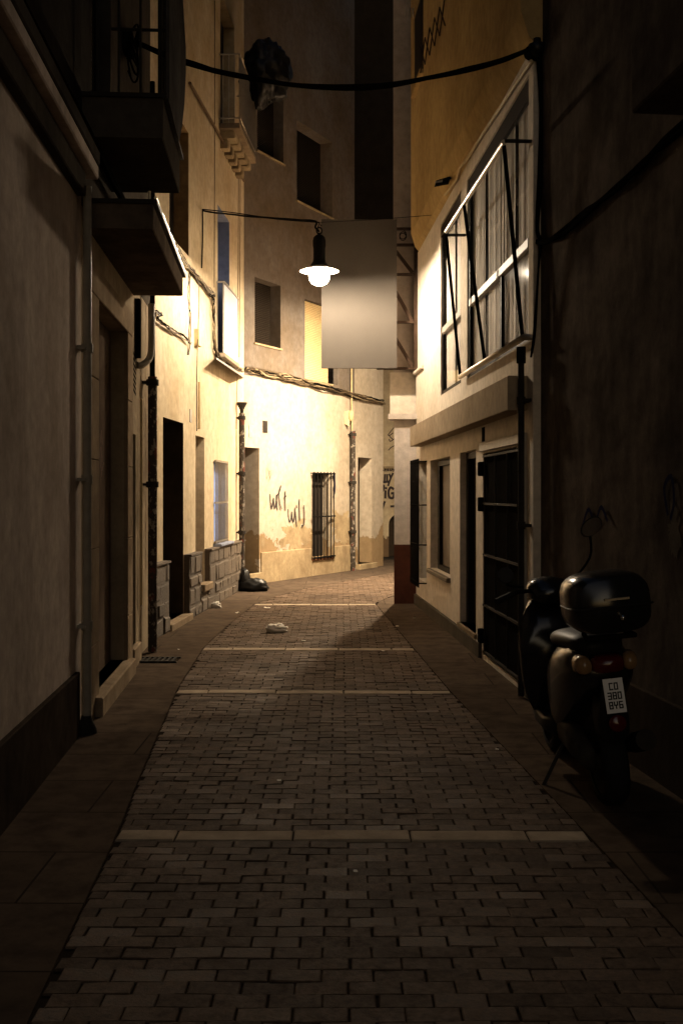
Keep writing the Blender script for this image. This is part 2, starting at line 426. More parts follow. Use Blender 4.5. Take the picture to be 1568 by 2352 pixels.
# ------------------------------------------------------------------ ground
g = MB()
g.face([(-30, -10, -.012), (40, -10, -.012), (40, 60, -.012), (-30, 60, -.012)])
build('ground', g, 'soil', kind='structure')
LEDGE = [(-2, -.85), (3, -.95), (5.29, -1.083), (6.12, -1.155), (9.15, -1.38), (11.65, -1.473), (13.5, -1.42), (16.1, -1.295), (17.5, -1.02), (19.0, -.55), (21, .30), (23, 1.2), (25, 2.2), (27, 3.3)]
REDGE = [(-2, 1.55), (3, 1.33), (5.29, 1.176), (9.0, .904), (11.5, .768), (16.24, .507), (17.2, .75), (18.2, 1.15), (19, 1.7), (21, 2.9), (23, 4.1), (25, 5.3), (27, 6.5)]
def interp(T, y):
    for (a, b), (c, d) in zip(T[:-1], T[1:]):
        if y <= c: return b + (d - b) * (y - a) / (c - a)
    return T[-1][1]
base = MB(); ys = [y * .5 for y in range(-4, 55)]
for a, b in zip(ys[:-1], ys[1:]):
    base.face([(interp(LEDGE, a), a, .006), (interp(REDGE, a), a, .006), (interp(REDGE, b), b, .006), (interp(LEDGE, b), b, .006)])
build('road_bed', base, 'joint', kind='structure')
KERBS = [(1.55, .0), (5.21, .012), (9.0, .05), (11.48, .04), (16.1, .01)]
pv = MB(); BW, BH, G = .178, .092, .006; row = 0; y = .2
while y < 25.5:
    rh = BH; hit = False
    for k, _ in KERBS:
        if k - .079 - y < .03 and y < k + .079: y = k + .079; hit = True
        elif y < k - .079 < y + BH: rh = k - .079 - y
    if hit: continue
    off = (row % 2) * BW / 2 + random.uniform(-.006, .006); x = -2.2 + off
    xl = interp(LEDGE, y); xr = interp(REDGE, y)
    while x < xr:
        x0, x1 = max(x + G / 2, xl + .006), min(x + BW - G / 2, xr - .006)
        if x1 - x0 > .03:
            yy0, yy1 = y + .0004, y + rh - .0004
            jx, jy = random.uniform(-.003, .003), 0
            x0 += jx; x1 += jx; yy0 += jy; yy1 += jy
            h = .014 + random.gauss(0, .0013) + .004 * noise.noise(Vector((x * 1.3, y * 1.3, 0)))
            tx, ty = random.gauss(0, .014), random.gauss(0, .02)
            cx, cy = (x0 + x1) / 2, (yy0 + yy1) / 2; b = .004
            def Z(px, py): return h + (px - cx) * tx + (py - cy) * ty
            pv.t = min(1, max(0, random.gauss(.42, .14)))
            lo = [(x0, yy0), (x1, yy0), (x1, yy1), (x0, yy1)]; hi = [(x0 + b, yy0 + .0022), (x1 - b, yy0 + .0022), (x1 - b, yy1 - .0022), (x0 + b, yy1 - .0022)]
            vs = [(p, q, -.004) for p, q in lo] + [(p, q, Z(p, q) - .003) for p, q in lo] + [(p, q, Z(p, q)) for p, q in hi]
            pv.mesh(vs, [(0, 1, 5, 4), (1, 2, 6, 5), (2, 3, 7, 6), (3, 0, 4, 7), (4, 5, 9, 8), (5, 6, 10, 9), (6, 7, 11, 10), (7, 4, 8, 11), (8, 9, 10, 11)])
        x += BW
    y += rh; row += 1
build('road', pv, 'paver', kind='structure')
ks = MB()
for Y, sl in KERBS:
    xl = interp(LEDGE, Y) + .01; xr = interp(REDGE, Y) - .01; L = .56; x = xl - .3 + .1 * (Y % 1)
    while x < xr:
        a, b = max(x, xl), min(x + L - .008, xr)
        if b - a > .04:
            hh = .018 + random.uniform(-.002, .002); o = (sl * .9) * (-(a - xl) / (xr - xl)) + random.uniform(-.003, .003)
            y0, y1 = Y - .075 + o, Y + .075 + o; c = .007
            vs = [(a, y0, -.004), (b, y0, -.004), (b, y1, -.004), (a, y1, -.004), (a, y0, hh - .006), (b, y0, hh - .006), (b, y1, hh - .006), (a, y1, hh - .006),
                  (a + c, y0 + c, hh), (b - c, y0 + c, hh), (b - c, y1 - c, hh), (a + c, y1 - c, hh)]
            ks.mesh(vs, [(0, 1, 5, 4), (1, 2, 6, 5), (2, 3, 7, 6), (3, 0, 4, 7), (4, 5, 9, 8), (5, 6, 10, 9), (6, 7, 11, 10), (7, 4, 8, 11), (8, 9, 10, 11)])
        x += L
build('kerb_strips', ks, 'kerb', kind='structure')
def pavement(name, edge, sgn, ymax):
    m = MB(); ys = [-2 + .5 * i for i in range(int((ymax + 2) * 2) + 1)]
    for a, b in zip(ys[:-1], ys[1:]):
        ea, eb = interp(edge, a), interp(edge, b); o = 3.5 * sgn
        P = [(ea, a, .017), (ea + o, a, .03), (eb + o, b, .03), (eb, b, .017)]
        if sgn < 0: P = P[::-1]
        m.face(P)
        Q = [(ea, a, -.01), (ea, a, .017), (eb, b, .017), (eb, b, -.01)]; m.face(Q)
    build(name, m, 'slab', kind='structure')
pavement('pavement_left', LEDGE, -1, 27); pavement('pavement_right', REDGE, 1, 27)

# ------------------------------------------------------------------ near left house
h1 = thing('plain_house', LW.p(2.5, 0), 'plain grey brown rendered house, nearest on the left of the alley', 'house')
m = MB(); facade(m, LW, -2, 7.56, 0, 3.9, []); build('wall', m, 'near_left', h1)
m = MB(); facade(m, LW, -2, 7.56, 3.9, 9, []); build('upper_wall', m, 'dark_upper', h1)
build('plinth', MB().wbox(LW, -2, 7.35, 0, .45, 0, .03, .006), 'plinth', h1)
build('string_course_strip', MB().wbox(LW, -2, 7.56, 3.84, 3.93, 0, .12, .008), 'near_left', h1)
build('string_course_strip', MB().wbox(LW, -2, 7.56, 3.933, 4.03, 0, .13, .008), 'dark_upper', h1, label='dark strip above the string course, coloured for cables and shade')  # this strip and the next stand in for dark cables and cast shade
build('string_course_strip', MB().wbox(LW, -2, 7.4, 3.68, 3.837, 0, .06, .008), 'dark_upper', h1, label='dark strip below the string course, coloured for cables and shade')

# ------------------------------------------------------------------ second left house, grey door and two balconies
h2 = thing('balcony_house', LW.p(9.5, 0), 'beige house with stone framed door and two slab balconies, second on the left', 'house')
DR = (8.13, 9.78, .16, 3.11, .14); ND = (10.2, 10.62, .2, 2.23, .12)
m = MB(); facade(m, LW, 7.56, 11.9, 0, 3.66, [DR, ND]); build('wall', m, 'left2', h2)
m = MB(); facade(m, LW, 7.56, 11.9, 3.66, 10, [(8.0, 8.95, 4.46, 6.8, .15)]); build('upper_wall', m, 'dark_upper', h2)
m = MB()
for z0, z1 in ((.0, .55), (.553, 1.25), (1.253, 1.9), (1.903, 2.5), (2.503, 3.11)):
    m.wbox(LW, 7.72, 8.13, z0, z1, 0, .035, .006); m.wbox(LW, 9.78, 10.12, z0, z1, 0, .035, .006)
m.wbox(LW, 7.72, 10.12, 3.113, 3.33, 0, .035, .006)
build('door_surround', m, 'stoneframe', h2)
build('doorstep', MB().wbox(LW, 7.95, 9.9, 0, .16, -.12, .09, .012), 'stoneframe', h2, label='worn stone doorstep')
dd = panel('door', LW, 8.13, 9.78, .16, 3.11, .12, 'doorpaint', h2, label='tall flat door with scratched brown grey paint')
m = MB()
for i in range(14):
    a = random.uniform(8.8, 9.3); z = random.uniform(1.55, 2.1); m.ribbon(LW, [(a, z), (a + random.uniform(-.08, .08), z + random.uniform(.05, .14))], .012, -.1175)
build('scratches', m, simple('pink scratches', (.26, .14, .11), .7), dd)
panel('narrow_door', LW, 10.2, 10.62, .2, 2.23, .1, 'darkwood', h2)
build('threshold', MB().wbox(LW, 10.15, 10.7, 0, .2, -.1, .05, .01), 'stoneframe', h2)
panel('balcony_door', LW, 8.0, 8.95, 4.46, 6.8, .12, 'shutter', h2)
m = MB()
for i in range(8):
    z = 2.64 + i * .05
    m.face([LW.p(10.42, z, .002), LW.p(10.62, z - .035, .002), LW.p(10.62, z - .003, .002), LW.p(10.42, z + .032, .002)])
build('vent_slots', m, 'black', h2)
def slab_balcony(parent, Y0, Y1, z0, z1, pr):
    o = build('balcony', MB().wbox(LW, Y0, Y1, z0, z1 - .03, 0, pr, .008), 'slabgrey' if z0 < 4 else 'dark_upper', parent)
    build('balcony_lip', MB().wbox(LW, Y0 - .02, Y1 + .02, z1 - .03, z1, 0, pr + .03), 'darkiron', o)
    return o
b1 = slab_balcony(h2, 7.8, 10.45, 3.56, 3.77, .47)
b2 = slab_balcony(h2, 7.6, 9.0, 4.15, 4.46, .56)
m = MB()
m.tube([LW.p(7.83, 3.77, .44), LW.p(7.83, 3.84, .44)], .01)
P = [LW.p(7.82, 3.79, .485)]
while P[-1].y < 10.45:
    P.append(LW.p(P[-1].y + .06, 3.79 + random.uniform(-.006, .006), .485 + random.uniform(-.004, .004)))
m.tube(P, .012, 6)
build('edge_trim', m, 'galv', b1)
rl = MB()
for d in (.10, .25, .40, .53):
    rl.tube([LW.p(7.63, 4.46, d), LW.p(7.63, 5.5, d)], .009)
for i in range(10):
    Y = 7.63 + i * .15; rl.tube([LW.p(Y, 4.46, .53), LW.p(Y, 5.5, .53)], .007)
rl.tube([LW.p(7.63, 5.5, 0), LW.p(7.63, 5.5, .53), LW.p(9.0, 5.5, .53), LW.p(9.0, 5.5, 0)], .014)
build('railing', rl, 'darkiron', b2)
# weathered board screen tied to the outside of the upper railing
out = [(7.65, 4.42), (8.25, 4.40), (8.5, 4.42), (8.75, 4.62), (9.0, 4.9), (9.15, 5.2), (9.14, 5.42), (8.95, 5.58), (8.8, 5.75), (8.4, 5.95), (7.65, 6.0)]
m = MB(); n = len(out)
fr = [LW.p(Y, z, .60) for Y, z in out]; bk = [LW.p(Y, z, .575) for Y, z in out]
m.face(fr); m.face(bk[::-1])
for i in range(n): j = (i + 1) % n; m.face([fr[i], bk[i], bk[j], fr[j]])
build('balcony_screen', m, 'screen', label='weathered grey board screen tied outside the upper left balcony railing', cat='screen')

# ------------------------------------------------------------------ cream house on the left
h3 = thing('cream_house', CW.p(15.5, 0), 'cream yellow house with rough stone plinth and blue shuttered window', 'house')
DW = (12.95, 14.13, .1, 2.57, .35, 3); NI = (14.95, 15.6, .40, 2.46, .13); BS = (16.37, 17.43, .9, 2.15, .16)
UW = (13.3, 14.47, 4.82, 6.45, .22, 1); BD = (16.7, 17.8, 3.75, 6.1, .28, 2); BT = (16.95, 18.3, 7.4, 9.5, .2)
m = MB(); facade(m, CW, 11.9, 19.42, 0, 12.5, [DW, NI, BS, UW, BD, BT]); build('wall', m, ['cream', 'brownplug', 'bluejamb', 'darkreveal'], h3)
panel('front_door', CW, 12.95, 14.13, .1, 2.57, .33, 'darkwood', h3)
build('doorstep', MB().wbox(CW, 12.9, 14.2, 0, .1, -.33, .12, .01), 'stoneframe', h3)
panel('blocked_doorway', CW, 14.95, 15.6, .4, 2.46, .12, 'brownplug', h3, label='old doorway closed with rough brown render')
build('ledge_stone', MB().wbox(CW, 14.97, 15.62, .3, .40, -.12, .13, .01), 'stoneframe', h3)
panel('upper_shutter', CW, 13.3, 14.47, 4.82, 6.45, .2, 'shutter', h3)
panel('balcony_door', CW, 16.7, 17.8, 3.75, 6.1, .26, 'blueslat', h3)
panel('upper_balcony_door', CW, 16.95, 18.3, 7.4, 9.5, .18, 'frame', h3)
# blue shutter with its bars
ws = build('window', MB().wbox(CW, 16.37, 17.43, .9, 2.15, -.16, -.13), 'blueslat', h3, label='window with pale blue slatted shutter behind bars')
m = MB()
for i in range(16):
    Y = 16.40 + i * .066; m.wbox(CW, Y, Y + .035, .93, 2.12, -.13, -.112)
build('shutter_slats', m, 'blueslat', ws)
m = MB()
for i in range(11):
    Y = 16.35 + i * .11; m.tube([CW.p(Y, .90, .03), CW.p(Y, 2.17, .03)], .008)
for z in (.93, 1.52, 2.15): m.wbox(CW, 16.32, 17.48, z - .012, z + .012, .015, .04)
build('window_bars', m, 'galv', ws)
build('window_sill', MB().wbox(CW, 16.3, 17.5, .86, .9, -.16, .13, .008), 'bluejamb', ws)
# rubble plinth, stones one by one
def rubble(Y0, Y1, z0, z1, d0):
    st = MB()
    st.t = .35; st.wbox(CW, Y0, Y1, z0, z1 - .015, 0, d0 - .022)
    z = z0
    while z < z1 - .05:
        hgt = min(random.uniform(.16, .30), z1 - z)
        if z1 - z - hgt < .07: hgt = z1 - z
        Y = Y0
        while Y < Y1 - .02:
            wd = min(random.uniform(.18, .55), Y1 - Y)
            if Y1 - Y - wd < .09: wd = Y1 - Y
            a, b, c, d = Y + .007, Y + wd - .007, z + .007, z + hgt - .007
            st.t = random.uniform(.25, .9); dd_ = d0 - .012 + random.uniform(-.006, .012); jr = lambda s: random.uniform(-s, s)
            if b - a > .03:
                lo = [CW.p(a + jr(.03), c + jr(.025), d0 - .026), CW.p(b + jr(.03), c + jr(.025), d0 - .03), CW.p(b + jr(.03), d + jr(.025), d0 - .03), CW.p(a + jr(.03), d + jr(.025), d0 - .03)]
                e = .028; i2 = [(a + e, c + e), (b - e, c + e), (b - e, d - e), (a + e, d - e)] if min(b - a, d - c) > .08 else [(a + .01, c + .01), (b - .01, c + .01), (b - .01, d - .01), (a + .01, d - .01)]
                hi = [CW.p(p + jr(.01), q + jr(.01), dd_ + jr(.006)) for p, q in i2]
                st.mesh(lo + hi, [(4, 5, 6, 7), (0, 1, 5, 4), (1, 2, 6, 5), (2, 3, 7, 6), (3, 0, 4, 7)])
            Y += wd
        z += hgt
    st.t = .6; st.wbox(CW, Y0, Y1, z1 - .012, z1 + .012, 0, d0 + .005)
    build('plinth', st, 'stone', h3)
rubble(11.9, 12.93, 0, .85, .10); rubble(14.15, 14.95, 0, .85, .10); rubble(15.62, 18.9, 0, .85, .10)
rubble(14.96, 15.61, 0, .3, .10)
# shallow balcony with white corrugated sheet
bb = build('balcony', MB().wbox(CW, 16.55, 17.98, 3.74, 3.80, 0, .14, .006), 'beige', h3, label='shallow balcony faced with white corrugated plastic')
m = MB(); n = 64; A = []
for i in range(n + 1):
    Y = 16.66 + 1.28 * i / n; A.append((Y, .11 + .012 * math.sin(i * math.pi / 2)))
for (a, da), (b, db) in zip(A[:-1], A[1:]):
    m.face([CW.p(a, 3.82, da), CW.p(a, 4.86, da), CW.p(b, 4.86, db), CW.p(b, 3.82, db)])
    m.face([CW.p(a, 3.82, da - .004), CW.p(b, 3.82, db - .004), CW.p(b, 4.86, db - .004), CW.p(a, 4.86, da - .004)])
build('balcony_sheet', m, 'corr', bb)
m = MB(); m.tube([CW.p(16.6, 4.89, -.01), CW.p(16.6, 4.89, .12), CW.p(17.98, 4.87, .12), CW.p(17.98, 4.87, -.01)], .016)
for Y in (16.62, 17.96): m.tube([CW.p(Y, 3.8, .10), CW.p(Y, 4.88, .10)], .012)
build('balcony_rail', m, 'whitepaint', bb)
# upper balcony, bars and soffit
ub = build('balcony', MB().wbox(CW, 16.8, 18.6, 7.3, 7.38, 0, .33, .008), 'stoneframe', h3, label='upper iron balcony on a shaped soffit')
m = MB()
for d in (.06, .15, .24, .32): m.tube([CW.p(16.82, 7.38, d), CW.p(16.82, 8.45, d)], .009)
for i in range(15): Y = 16.82 + i * .126; m.tube([CW.p(Y, 7.38, .32), CW.p(Y, 8.45, .32)], .009)
for z in (7.46, 8.45): m.tube([CW.p(16.82, z, 0), CW.p(16.82, z, .32), CW.p(18.58, z, .32), CW.p(18.58, z, 0)], .014)
build('balcony_rail', m, 'galv', ub)
m = MB()
for i in range(5):
    Y = 16.9 + i * .36; m.wbox(CW, Y, Y + .28, 7.18, 7.3, 0, .24, .02); m.wbox(CW, Y + .04, Y + .24, 7.04, 7.18, 0, .13, .02)
build('balcony_soffit', m, 'corbel', ub)

# ------------------------------------------------------------------ pale house across the bend
h4 = thing('bend_house', FW.p(21, 0), 'pale peeling house across the bend with sprayed writing and a barred window', 'house')
DA = (19.30, 19.86, .22, 2.49, .40); DB = (23.57, 24.2, .13, 2.45, .32); GW = (21.7, 22.4, .38, 2.07, .2)
W1 = (19.72, 20.56, 4.4, 5.59, .24, 1); W2 = (21.13, 22.48, 7.36, 8.92, .3, 1); W3 = (19.8, 20.66, 7.92, 9.3, .24, 1); W4 = (21.42, 22.7, 3.92, 5.5, .1, 1)
m = MB(); facade(m, FW, 18.9, 23.42, 0, 3.78, [DA, GW]); build('wall', m, ['far', 'far'], h4)
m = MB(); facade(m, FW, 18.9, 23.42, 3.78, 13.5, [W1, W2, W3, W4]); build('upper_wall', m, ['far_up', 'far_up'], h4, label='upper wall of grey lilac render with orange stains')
for a, b, z in ((19.90, 21.62, .58), (21.623, 22.477, .34), (22.48, 23.42, .57)): build('plinth', MB().wbox(FW, a, b, 0, z, 0, .03, .01), 'far_base', h4)
build('doorstep', MB().wbox(FW, 19.1, 19.9, 0, .22, -.4, .04, .01), 'far_base', h4)
panel('door', FW, 19.3, 19.86, .22, 2.49, .38, 'darkwood', h4)
def win(w, H, parent, mat, nm='window', sill=True, lab=None):
    a, b, c, d, dep = H[:5]
    o = build(nm, MB().wbox(w, a, b, c, d, -dep - .03, -dep + .02), 'frame', parent, label=lab)
    build('roller_shutter', MB().wbox(w, a + .03, b - .03, c + .02, d - .02, -dep + .02, -dep + .035), mat, o)
    if sill: build('window_sill', MB().wbox(w, a - .03, b + .03, c - .035, c, -dep + .02, .03), 'far_base', o)
    return o
win(FW, W1, h4, 'shutter', lab='small window with dark roller shutter'); win(FW, W2, h4, 'shutter', lab='upper right window with dark roller shutter half down')
win(FW, W3, h4, 'shutter'); win(FW, (21.42, 22.45, 3.92, 5.5, .1), h4, 'blind', lab='window with lit cream roller blind')
gw = build('window', MB().wbox(FW, 21.7, 22.4, .38, 2.07, -.2, -.17), 'frame', h4, label='tall window behind a black iron grille')
m = MB()
for i in range(7):
    Y = 21.66 + i * .128; m.tube([FW.p(Y, .33, .07), FW.p(Y, 2.1, .07)], .011)
for z in (.38, 1.2, 2.07): m.wbox(FW, 21.62, 22.47, z - .014, z + .014, .055, .085)
for z in (.38, 2.07):
    for Y in (21.64, 22.45): m.tube([FW.p(Y, z, -.02), FW.p(Y, z, .08)], .011)
build('grille', m, 'black', gw)
build('window_sill', MB().wbox(FW, 21.64, 22.46, .32, .36, -.17, .06, .01), 'tile', gw)
def patchshape(w, cY, cz, ry, rz, seed, d, n=150):
    rnd = random.Random(seed); ph = [rnd.uniform(0, 6.28) for _ in range(5)]; pts = []
    for i in range(n):
        a = 2 * math.pi * i / n; e_ = Vector((math.cos(a), math.sin(a), seed * 3.1)); r = 1 + .55 * noise.noise(e_ * 1.3) + .35 * noise.noise(e_ * 3.1) + .3 * noise.noise(e_ * 8) + .15 * noise.noise(e_ * 19)
        pts.append(w.p(cY + math.cos(a) * ry * r, cz + math.sin(a) * rz * r, d))
    return pts
def fan(mb, pts):
    c = sum(pts, Vector()) / len(pts); n = len(pts)
    mb.mesh([c] + pts, [(0, 1 + i, 1 + (i + 1) % n) for i in range(n)])
for k, (cy, cz, ry, rz) in enumerate([(21.15, .84, .45, .26), (22.85, .98, .38, .36), (21.3, 1.12, .16, .06), (20.62, .72, .12, .08), (23.25, .85, .14, .25), (19.97, .78, .05, .1)]):
    m = MB(); fan(m, patchshape(FW, cy, cz, ry, rz, k + 3, .0015 + k * .0004)); build('bare_patch', m, 'far_base', h4)
GP = lambda w, px, py: (w.Y(px), w.z(px, py))
def spray(name, w, strokes, width, mat, parent, label, scale=None, d=.006):
    m = MB()
    for k, s in enumerate(strokes):
        P = smooth([Vector((*GP(w, x, y), 0)) for x, y in s], 5); m.ribbon(w, [(p.x, p.y) for p in P], width, d + k * .004)
    return build(name, m, mat, parent, label=label)
def c6(x, y): return ((650 + x / 2.412) * .7538, (1100 + y / 2.412) * .7538)
def S6(L): return [[c6(x, y) for x, y in s] for s in L]
spray('graffiti', FW, S6([[(413, 980), (418, 1050), (424, 1085), (432, 1050), (438, 1010), (441, 1060), (450, 1078), (458, 1030), (460, 985)],
                          [(460, 985), (463, 1050), (466, 1092)], [(462, 990), (478, 965), (492, 915), (476, 975), (482, 1050), (494, 1088)],
                          [(522, 958), (521, 1030), (522, 1098)], [(514, 1000), (526, 992)]]), .03, 'spray', h4, 'black sprayed letters, upper word')
spray('graffiti', FW, S6([[(547, 1092), (549, 1140), (557, 1183), (568, 1150), (572, 1110), (574, 1150), (584, 1180), (592, 1130), (594, 1080)],
                          [(600, 1110), (603, 1160), (608, 1215)], [(606, 1062), (608, 1078)], [(626, 1018), (625, 1090), (629, 1170)], [(658, 1062), (661, 1130), (656, 1200), (640, 1212)]]), .03, 'spray', h4, 'black sprayed letters, lower word')
spray('graffiti', FW, S6([[(388, 790), (390, 870)], [(396, 785), (408, 830), (392, 850)], [(410, 800), (412, 865)], [(425, 805), (412, 808), (424, 830), (414, 845), (408, 875)]]), .014, 'sprayfade', h4, 'small faded scrawl')
spray('graffiti', FW, S6([[(884, 820), (880, 860), (886, 900), (880, 940), (884, 975), (878, 1000)], [(888, 840), (890, 930), (886, 970)]]), .05, 'sprayblue', h4, 'blue black vertical scrawl')
m = MB(); Yp, zp = GP(FW, 608, 980); m.wbox(FW, Yp - .07, Yp + .07, zp - .11, zp + .11, 0, .012); build('vent_plate', m, 'darkiron', h4)
Yp, zp = GP(FW, 576, 990); build('house_plate', MB().wbox(FW, Yp - .06, Yp + .06, zp - .11, zp + .11, 0, .01), 'whitepaint', h4)

h5 = thing('low_house', FW.p(24, 0), 'low bright yellow-white house at the far end of the peeling facade', 'house')
m = MB(); facade(m, FW, 23.42, 24.75, 0, 6.6, [DB], depth_back=1.4); build('wall', m, 'far', h5)
panel('door', FW, 23.57, 24.2, .13, 2.45, .3, 'darkwood', h5)
build('doorstep', MB().wbox(FW, 23.5, 24.3, 0, .13, -.3, .1, .01), 'far_base', h5)

# ------------------------------------------------------------------ building closing the view
h6 = thing('end_house', (2.5, 28.6, 0), 'tall dark house closing the alley, sprayed letters by an arched door', 'house')
class Flat:
    """face square to the view at distance Y; first coordinate runs along X"""
    def __init__(s, Y): s.Yd = Y; s.n = Vector((0, -1, 0)); s.side = 1
    def p(s, x, z, d=0): return Vector((x, s.Yd - d, z))
    def Y(s, px, d=0): return (px - CX) / FPX * s.Yd
    def z(s, px, py, d=0): return CAMZ + (HY - py) / FPX * s.Yd
EW = Flat(28.6)
m = MB(); x0, x1, zt = -1.5, 7.0, 7.2
arch = [(1.24 + .29 - .29 * math.cos(math.pi * i / 12), .85 + .29 * math.sin(math.pi * i / 12)) for i in range(13)]
m.face([EW.p(x0, 0), EW.p(1.24, 0), EW.p(1.24, zt), EW.p(x0, zt)])
m.face([EW.p(1.82, 0), EW.p(x1, 0), EW.p(x1, zt), EW.p(1.82, zt)])
for (a, za), (b, zb) in zip(arch[:-1], arch[1:]):
    m.face([EW.p(a, za), EW.p(b, zb), EW.p(b, zt), EW.p(a, zt)]); m.face([EW.p(a, za), EW.p(a, za, -.3), EW.p(b, zb, -.3), EW.p(b, zb)])
for a in (1.24, 1.82): m.face([EW.p(a, 0), EW.p(a, 0, -.3), EW.p(a, .85, -.3), EW.p(a, .85)])
m.box((x0, 28.95, 0), (x1, 33, zt))
m.box((x0, 28.6, 0), (x0 + .02, 28.95, zt)); m.box((x1 - .02, 28.6, 0), (x1, 28.95, zt))
build('wall', m, 'back', h6)
build('upper_wall', MB().box((x0, 28.62, 7.2), (x1, 33, 17)), simple('shade dark brick', (.030, .022, .015), .9, 0, .4, 3, .2, 0), h6)  # unlit storeys coloured near black, raised to cover the sky
build('arched_door', MB().box((1.24, 28.85, 0), (1.82, 28.88, 1.15)), 'darkwood', h6)
build('ledge', MB().box((x0, 28.5, 2.32), (1.9, 28.6, 2.38)), 'far_base', h6)
def c4(x, y): return ((1130 + x / 3.92) * .7538, (900 + y / 3.92) * .7538)
S = [[[(243, 822 + 0), (248, 860), (252, 880)]],]
spray('graffiti', EW, S6([[(1243, 797), (1252, 808)], [(1260, 785), (1260, 808)], [(1260, 786), (1272, 784)], [(1260, 796), (1270, 795)], [(1260, 808), (1273, 807)],
                          [(1279, 808), (1279, 785), (1288, 788), (1280, 797), (1290, 808)], [(1302, 784), (1295, 796), (1302, 808), (1310, 796), (1302, 784)],
                          [(1330, 786), (1318, 788), (1318, 796), (1328, 800), (1322, 809), (1314, 806)]]), .022, 'spray', h6, 'thin sprayed letters EROS')
spray('graffiti', EW, S6([[(1240, 835), (1236, 860), (1245, 890), (1256, 888)], [(1260, 835), (1258, 888), (1272, 886)], [(1276, 835), (1276, 886), (1290, 884)], [(1292, 832), (1302, 858)], [(1318, 826), (1302, 860), (1288, 900), (1284, 915)]]), .05, 'spray', h6, 'black sprayed letters LLY')
spray('graffiti', EW, S6([[(1236, 960), (1236, 900)], [(1236, 912), (1250, 918), (1248, 945), (1236, 960)], [(1264, 955), (1262, 1005)], [(1268, 932), (1268, 938)],
                          [(1322, 940), (1300, 930), (1286, 960), (1292, 1000), (1318, 1005), (1326, 975), (1308, 972)]]), .06, 'spray', h6, 'black sprayed letters PiG')
spray('graffiti', EW, S6([[(1234, 1012), (1234, 1016)], [(1233, 1035), (1242, 1070)], [(1258, 1035), (1244, 1075), (1232, 1115)], [(1303, 1068), (1340, 1067)]]), .055, 'spray', h6, 'black sprayed letter Y and dash')
spray('graffiti', EW, S6([[(1282, 545), (1300, 520), (1325, 490)], [(1284, 540), (1300, 560), (1318, 575)], [(1318, 530), (1290, 550)], [(1290, 575), (1300, 590), (1330, 570)], [(1286, 655), (1305, 635), (1330, 622)]]), .022, 'spray', h6, 'thin curling sprayed tag')

# ------------------------------------------------------------------ far right building with the pier
h7 = thing('pier_building', (2.2, 17.5, 0), 'grey building on the right bend with white and maroon corner pier', 'building')
SL = .5
def poly(mb, P, z0, z1):
    n = len(P)
    mb.face([(x, y, z1) for x, y in P]); mb.face([(x, y, z0) for x, y in P[::-1]])
    for i in range(n):
        (a, b), (c, d) = P[i], P[(i + 1) % n]; mb.face([(a, b, z0), (c, d, z0), (c, d, z1), (a, b, z1)])
m = MB(); poly(m, [(.785, 16.2), (1.3, 16.2), (5, 16.6), (5, 21.5), (3.3, 21.0), (.86, 16.55)], .90, 2.76); build('pier_wall', m, 'pier', h7)
m = MB(); poly(m, [(.782, 16.197), (1.3, 16.197), (5, 16.6), (5, 21.5), (3.3, 21.0), (.858, 16.55)], 0, .90); build('painted_base', m, 'maroon', h7)
m = MB(); poly(m, [(.69, 16.08), (1.12, 16.08), (1.12, 16.22), (5, 16.62), (5, 21.5), (3.25, 21.0), (.74, 16.45)], 2.76, 2.84); build('capital', m, 'pier', h7)
m = MB(); poly(m, [(.725, 16.26), (1.3, 16.26), (5, 16.7), (5, 21.5), (3.25, 21.0), (.82, 16.6)], 2.84, 3.47); build('band_wall', m, 'white', h7)
m = MB(); poly(m, [(.775, 16.3), (1.3, 16.3), (5, 16.7), (5, 21.5), (3.3, 21.0), (.86, 16.62)], 3.47, 13); build('upper_wall', m, 'upgrey', h7)

# ------------------------------------------------------------------ white house on the right
h8 = thing('white_house', RW.p(12.5, 0), 'white house with beige ledge, curtained upper windows and ochre top storey', 'house')
GT = (8.94, 10.76, .06, 2.05, .12); DO = (11.15, 12.17, .22, 2.11, .16); WI = (12.9, 14.62, .66, 2.1, .15); GF = (15.0, 16.0, .42, 2.12, .14)
U1 = (12.1, 13.65, 2.89, 5.03, .05); U2 = (8.76, 11.69, 2.89, 5.03, .05)
m = MB(); facade(m, RW, 8.6, 16.19, 0, 5.2, [GT, DO, WI, GF, U1, U2]); build('wall', m, 'white', h8)
m = MB()
def prism(mb, w, Y0, Y1, prof):
    n = len(prof); a = [w.p(Y0, z, d) for d, z in prof]; b = [w.p(Y1, z, d) for d, z in prof]
    mb.face(a); mb.face(b[::-1])
    for i in range(n): j = (i + 1) % n; mb.face([a[i], a[j], b[j], b[i]])
prism(m, RW, 8.55, 15.9, [(-3.4, 5.203), (0, 5.203), (.05, 5.26), (.11, 5.45), (.115, 12.5), (-3.4, 12.5)])
build('upper_wall', m, 'ochre', h8, label='ochre painted upper storey standing slightly forward')
build('ledge', MB().wbox(RW, 8.81, 15.6, 2.33, 2.61, 0, .16, .006), 'beige', h8)
for a, b in ((8.6, 8.8), (10.83, 16.18)): build('plinth', MB().wbox(RW, a, b, 0, .17, 0, .035, .006), 'greyplinth', h8)
gt = build('gate', MB().wbox(RW, 8.94, 10.76, .06, 2.05, -.05, -.02), 'black', h8, label='black double gate of square bars with hinge blocks')
m = MB()
for i in range(4):
    Y = 9.05 + i * .54; m.tube([RW.p(Y, .08, .0), RW.p(Y, 2.03, .0)], .008)
for z in (.1, .56, 1.055, 1.556, 2.02): m.wbox(RW, 8.97, 10.73, z - .010, z + .010, -.012, .012)
build('gate_bars', m, 'darkiron', gt)
for z in (.25, 1.55, 1.9):
    for a, b in ((10.72, 10.80), (8.92, 8.99)): build('hinge', MB().wbox(RW, a, b, z - .07, z + .07, 0, .05, .01), 'black', gt)
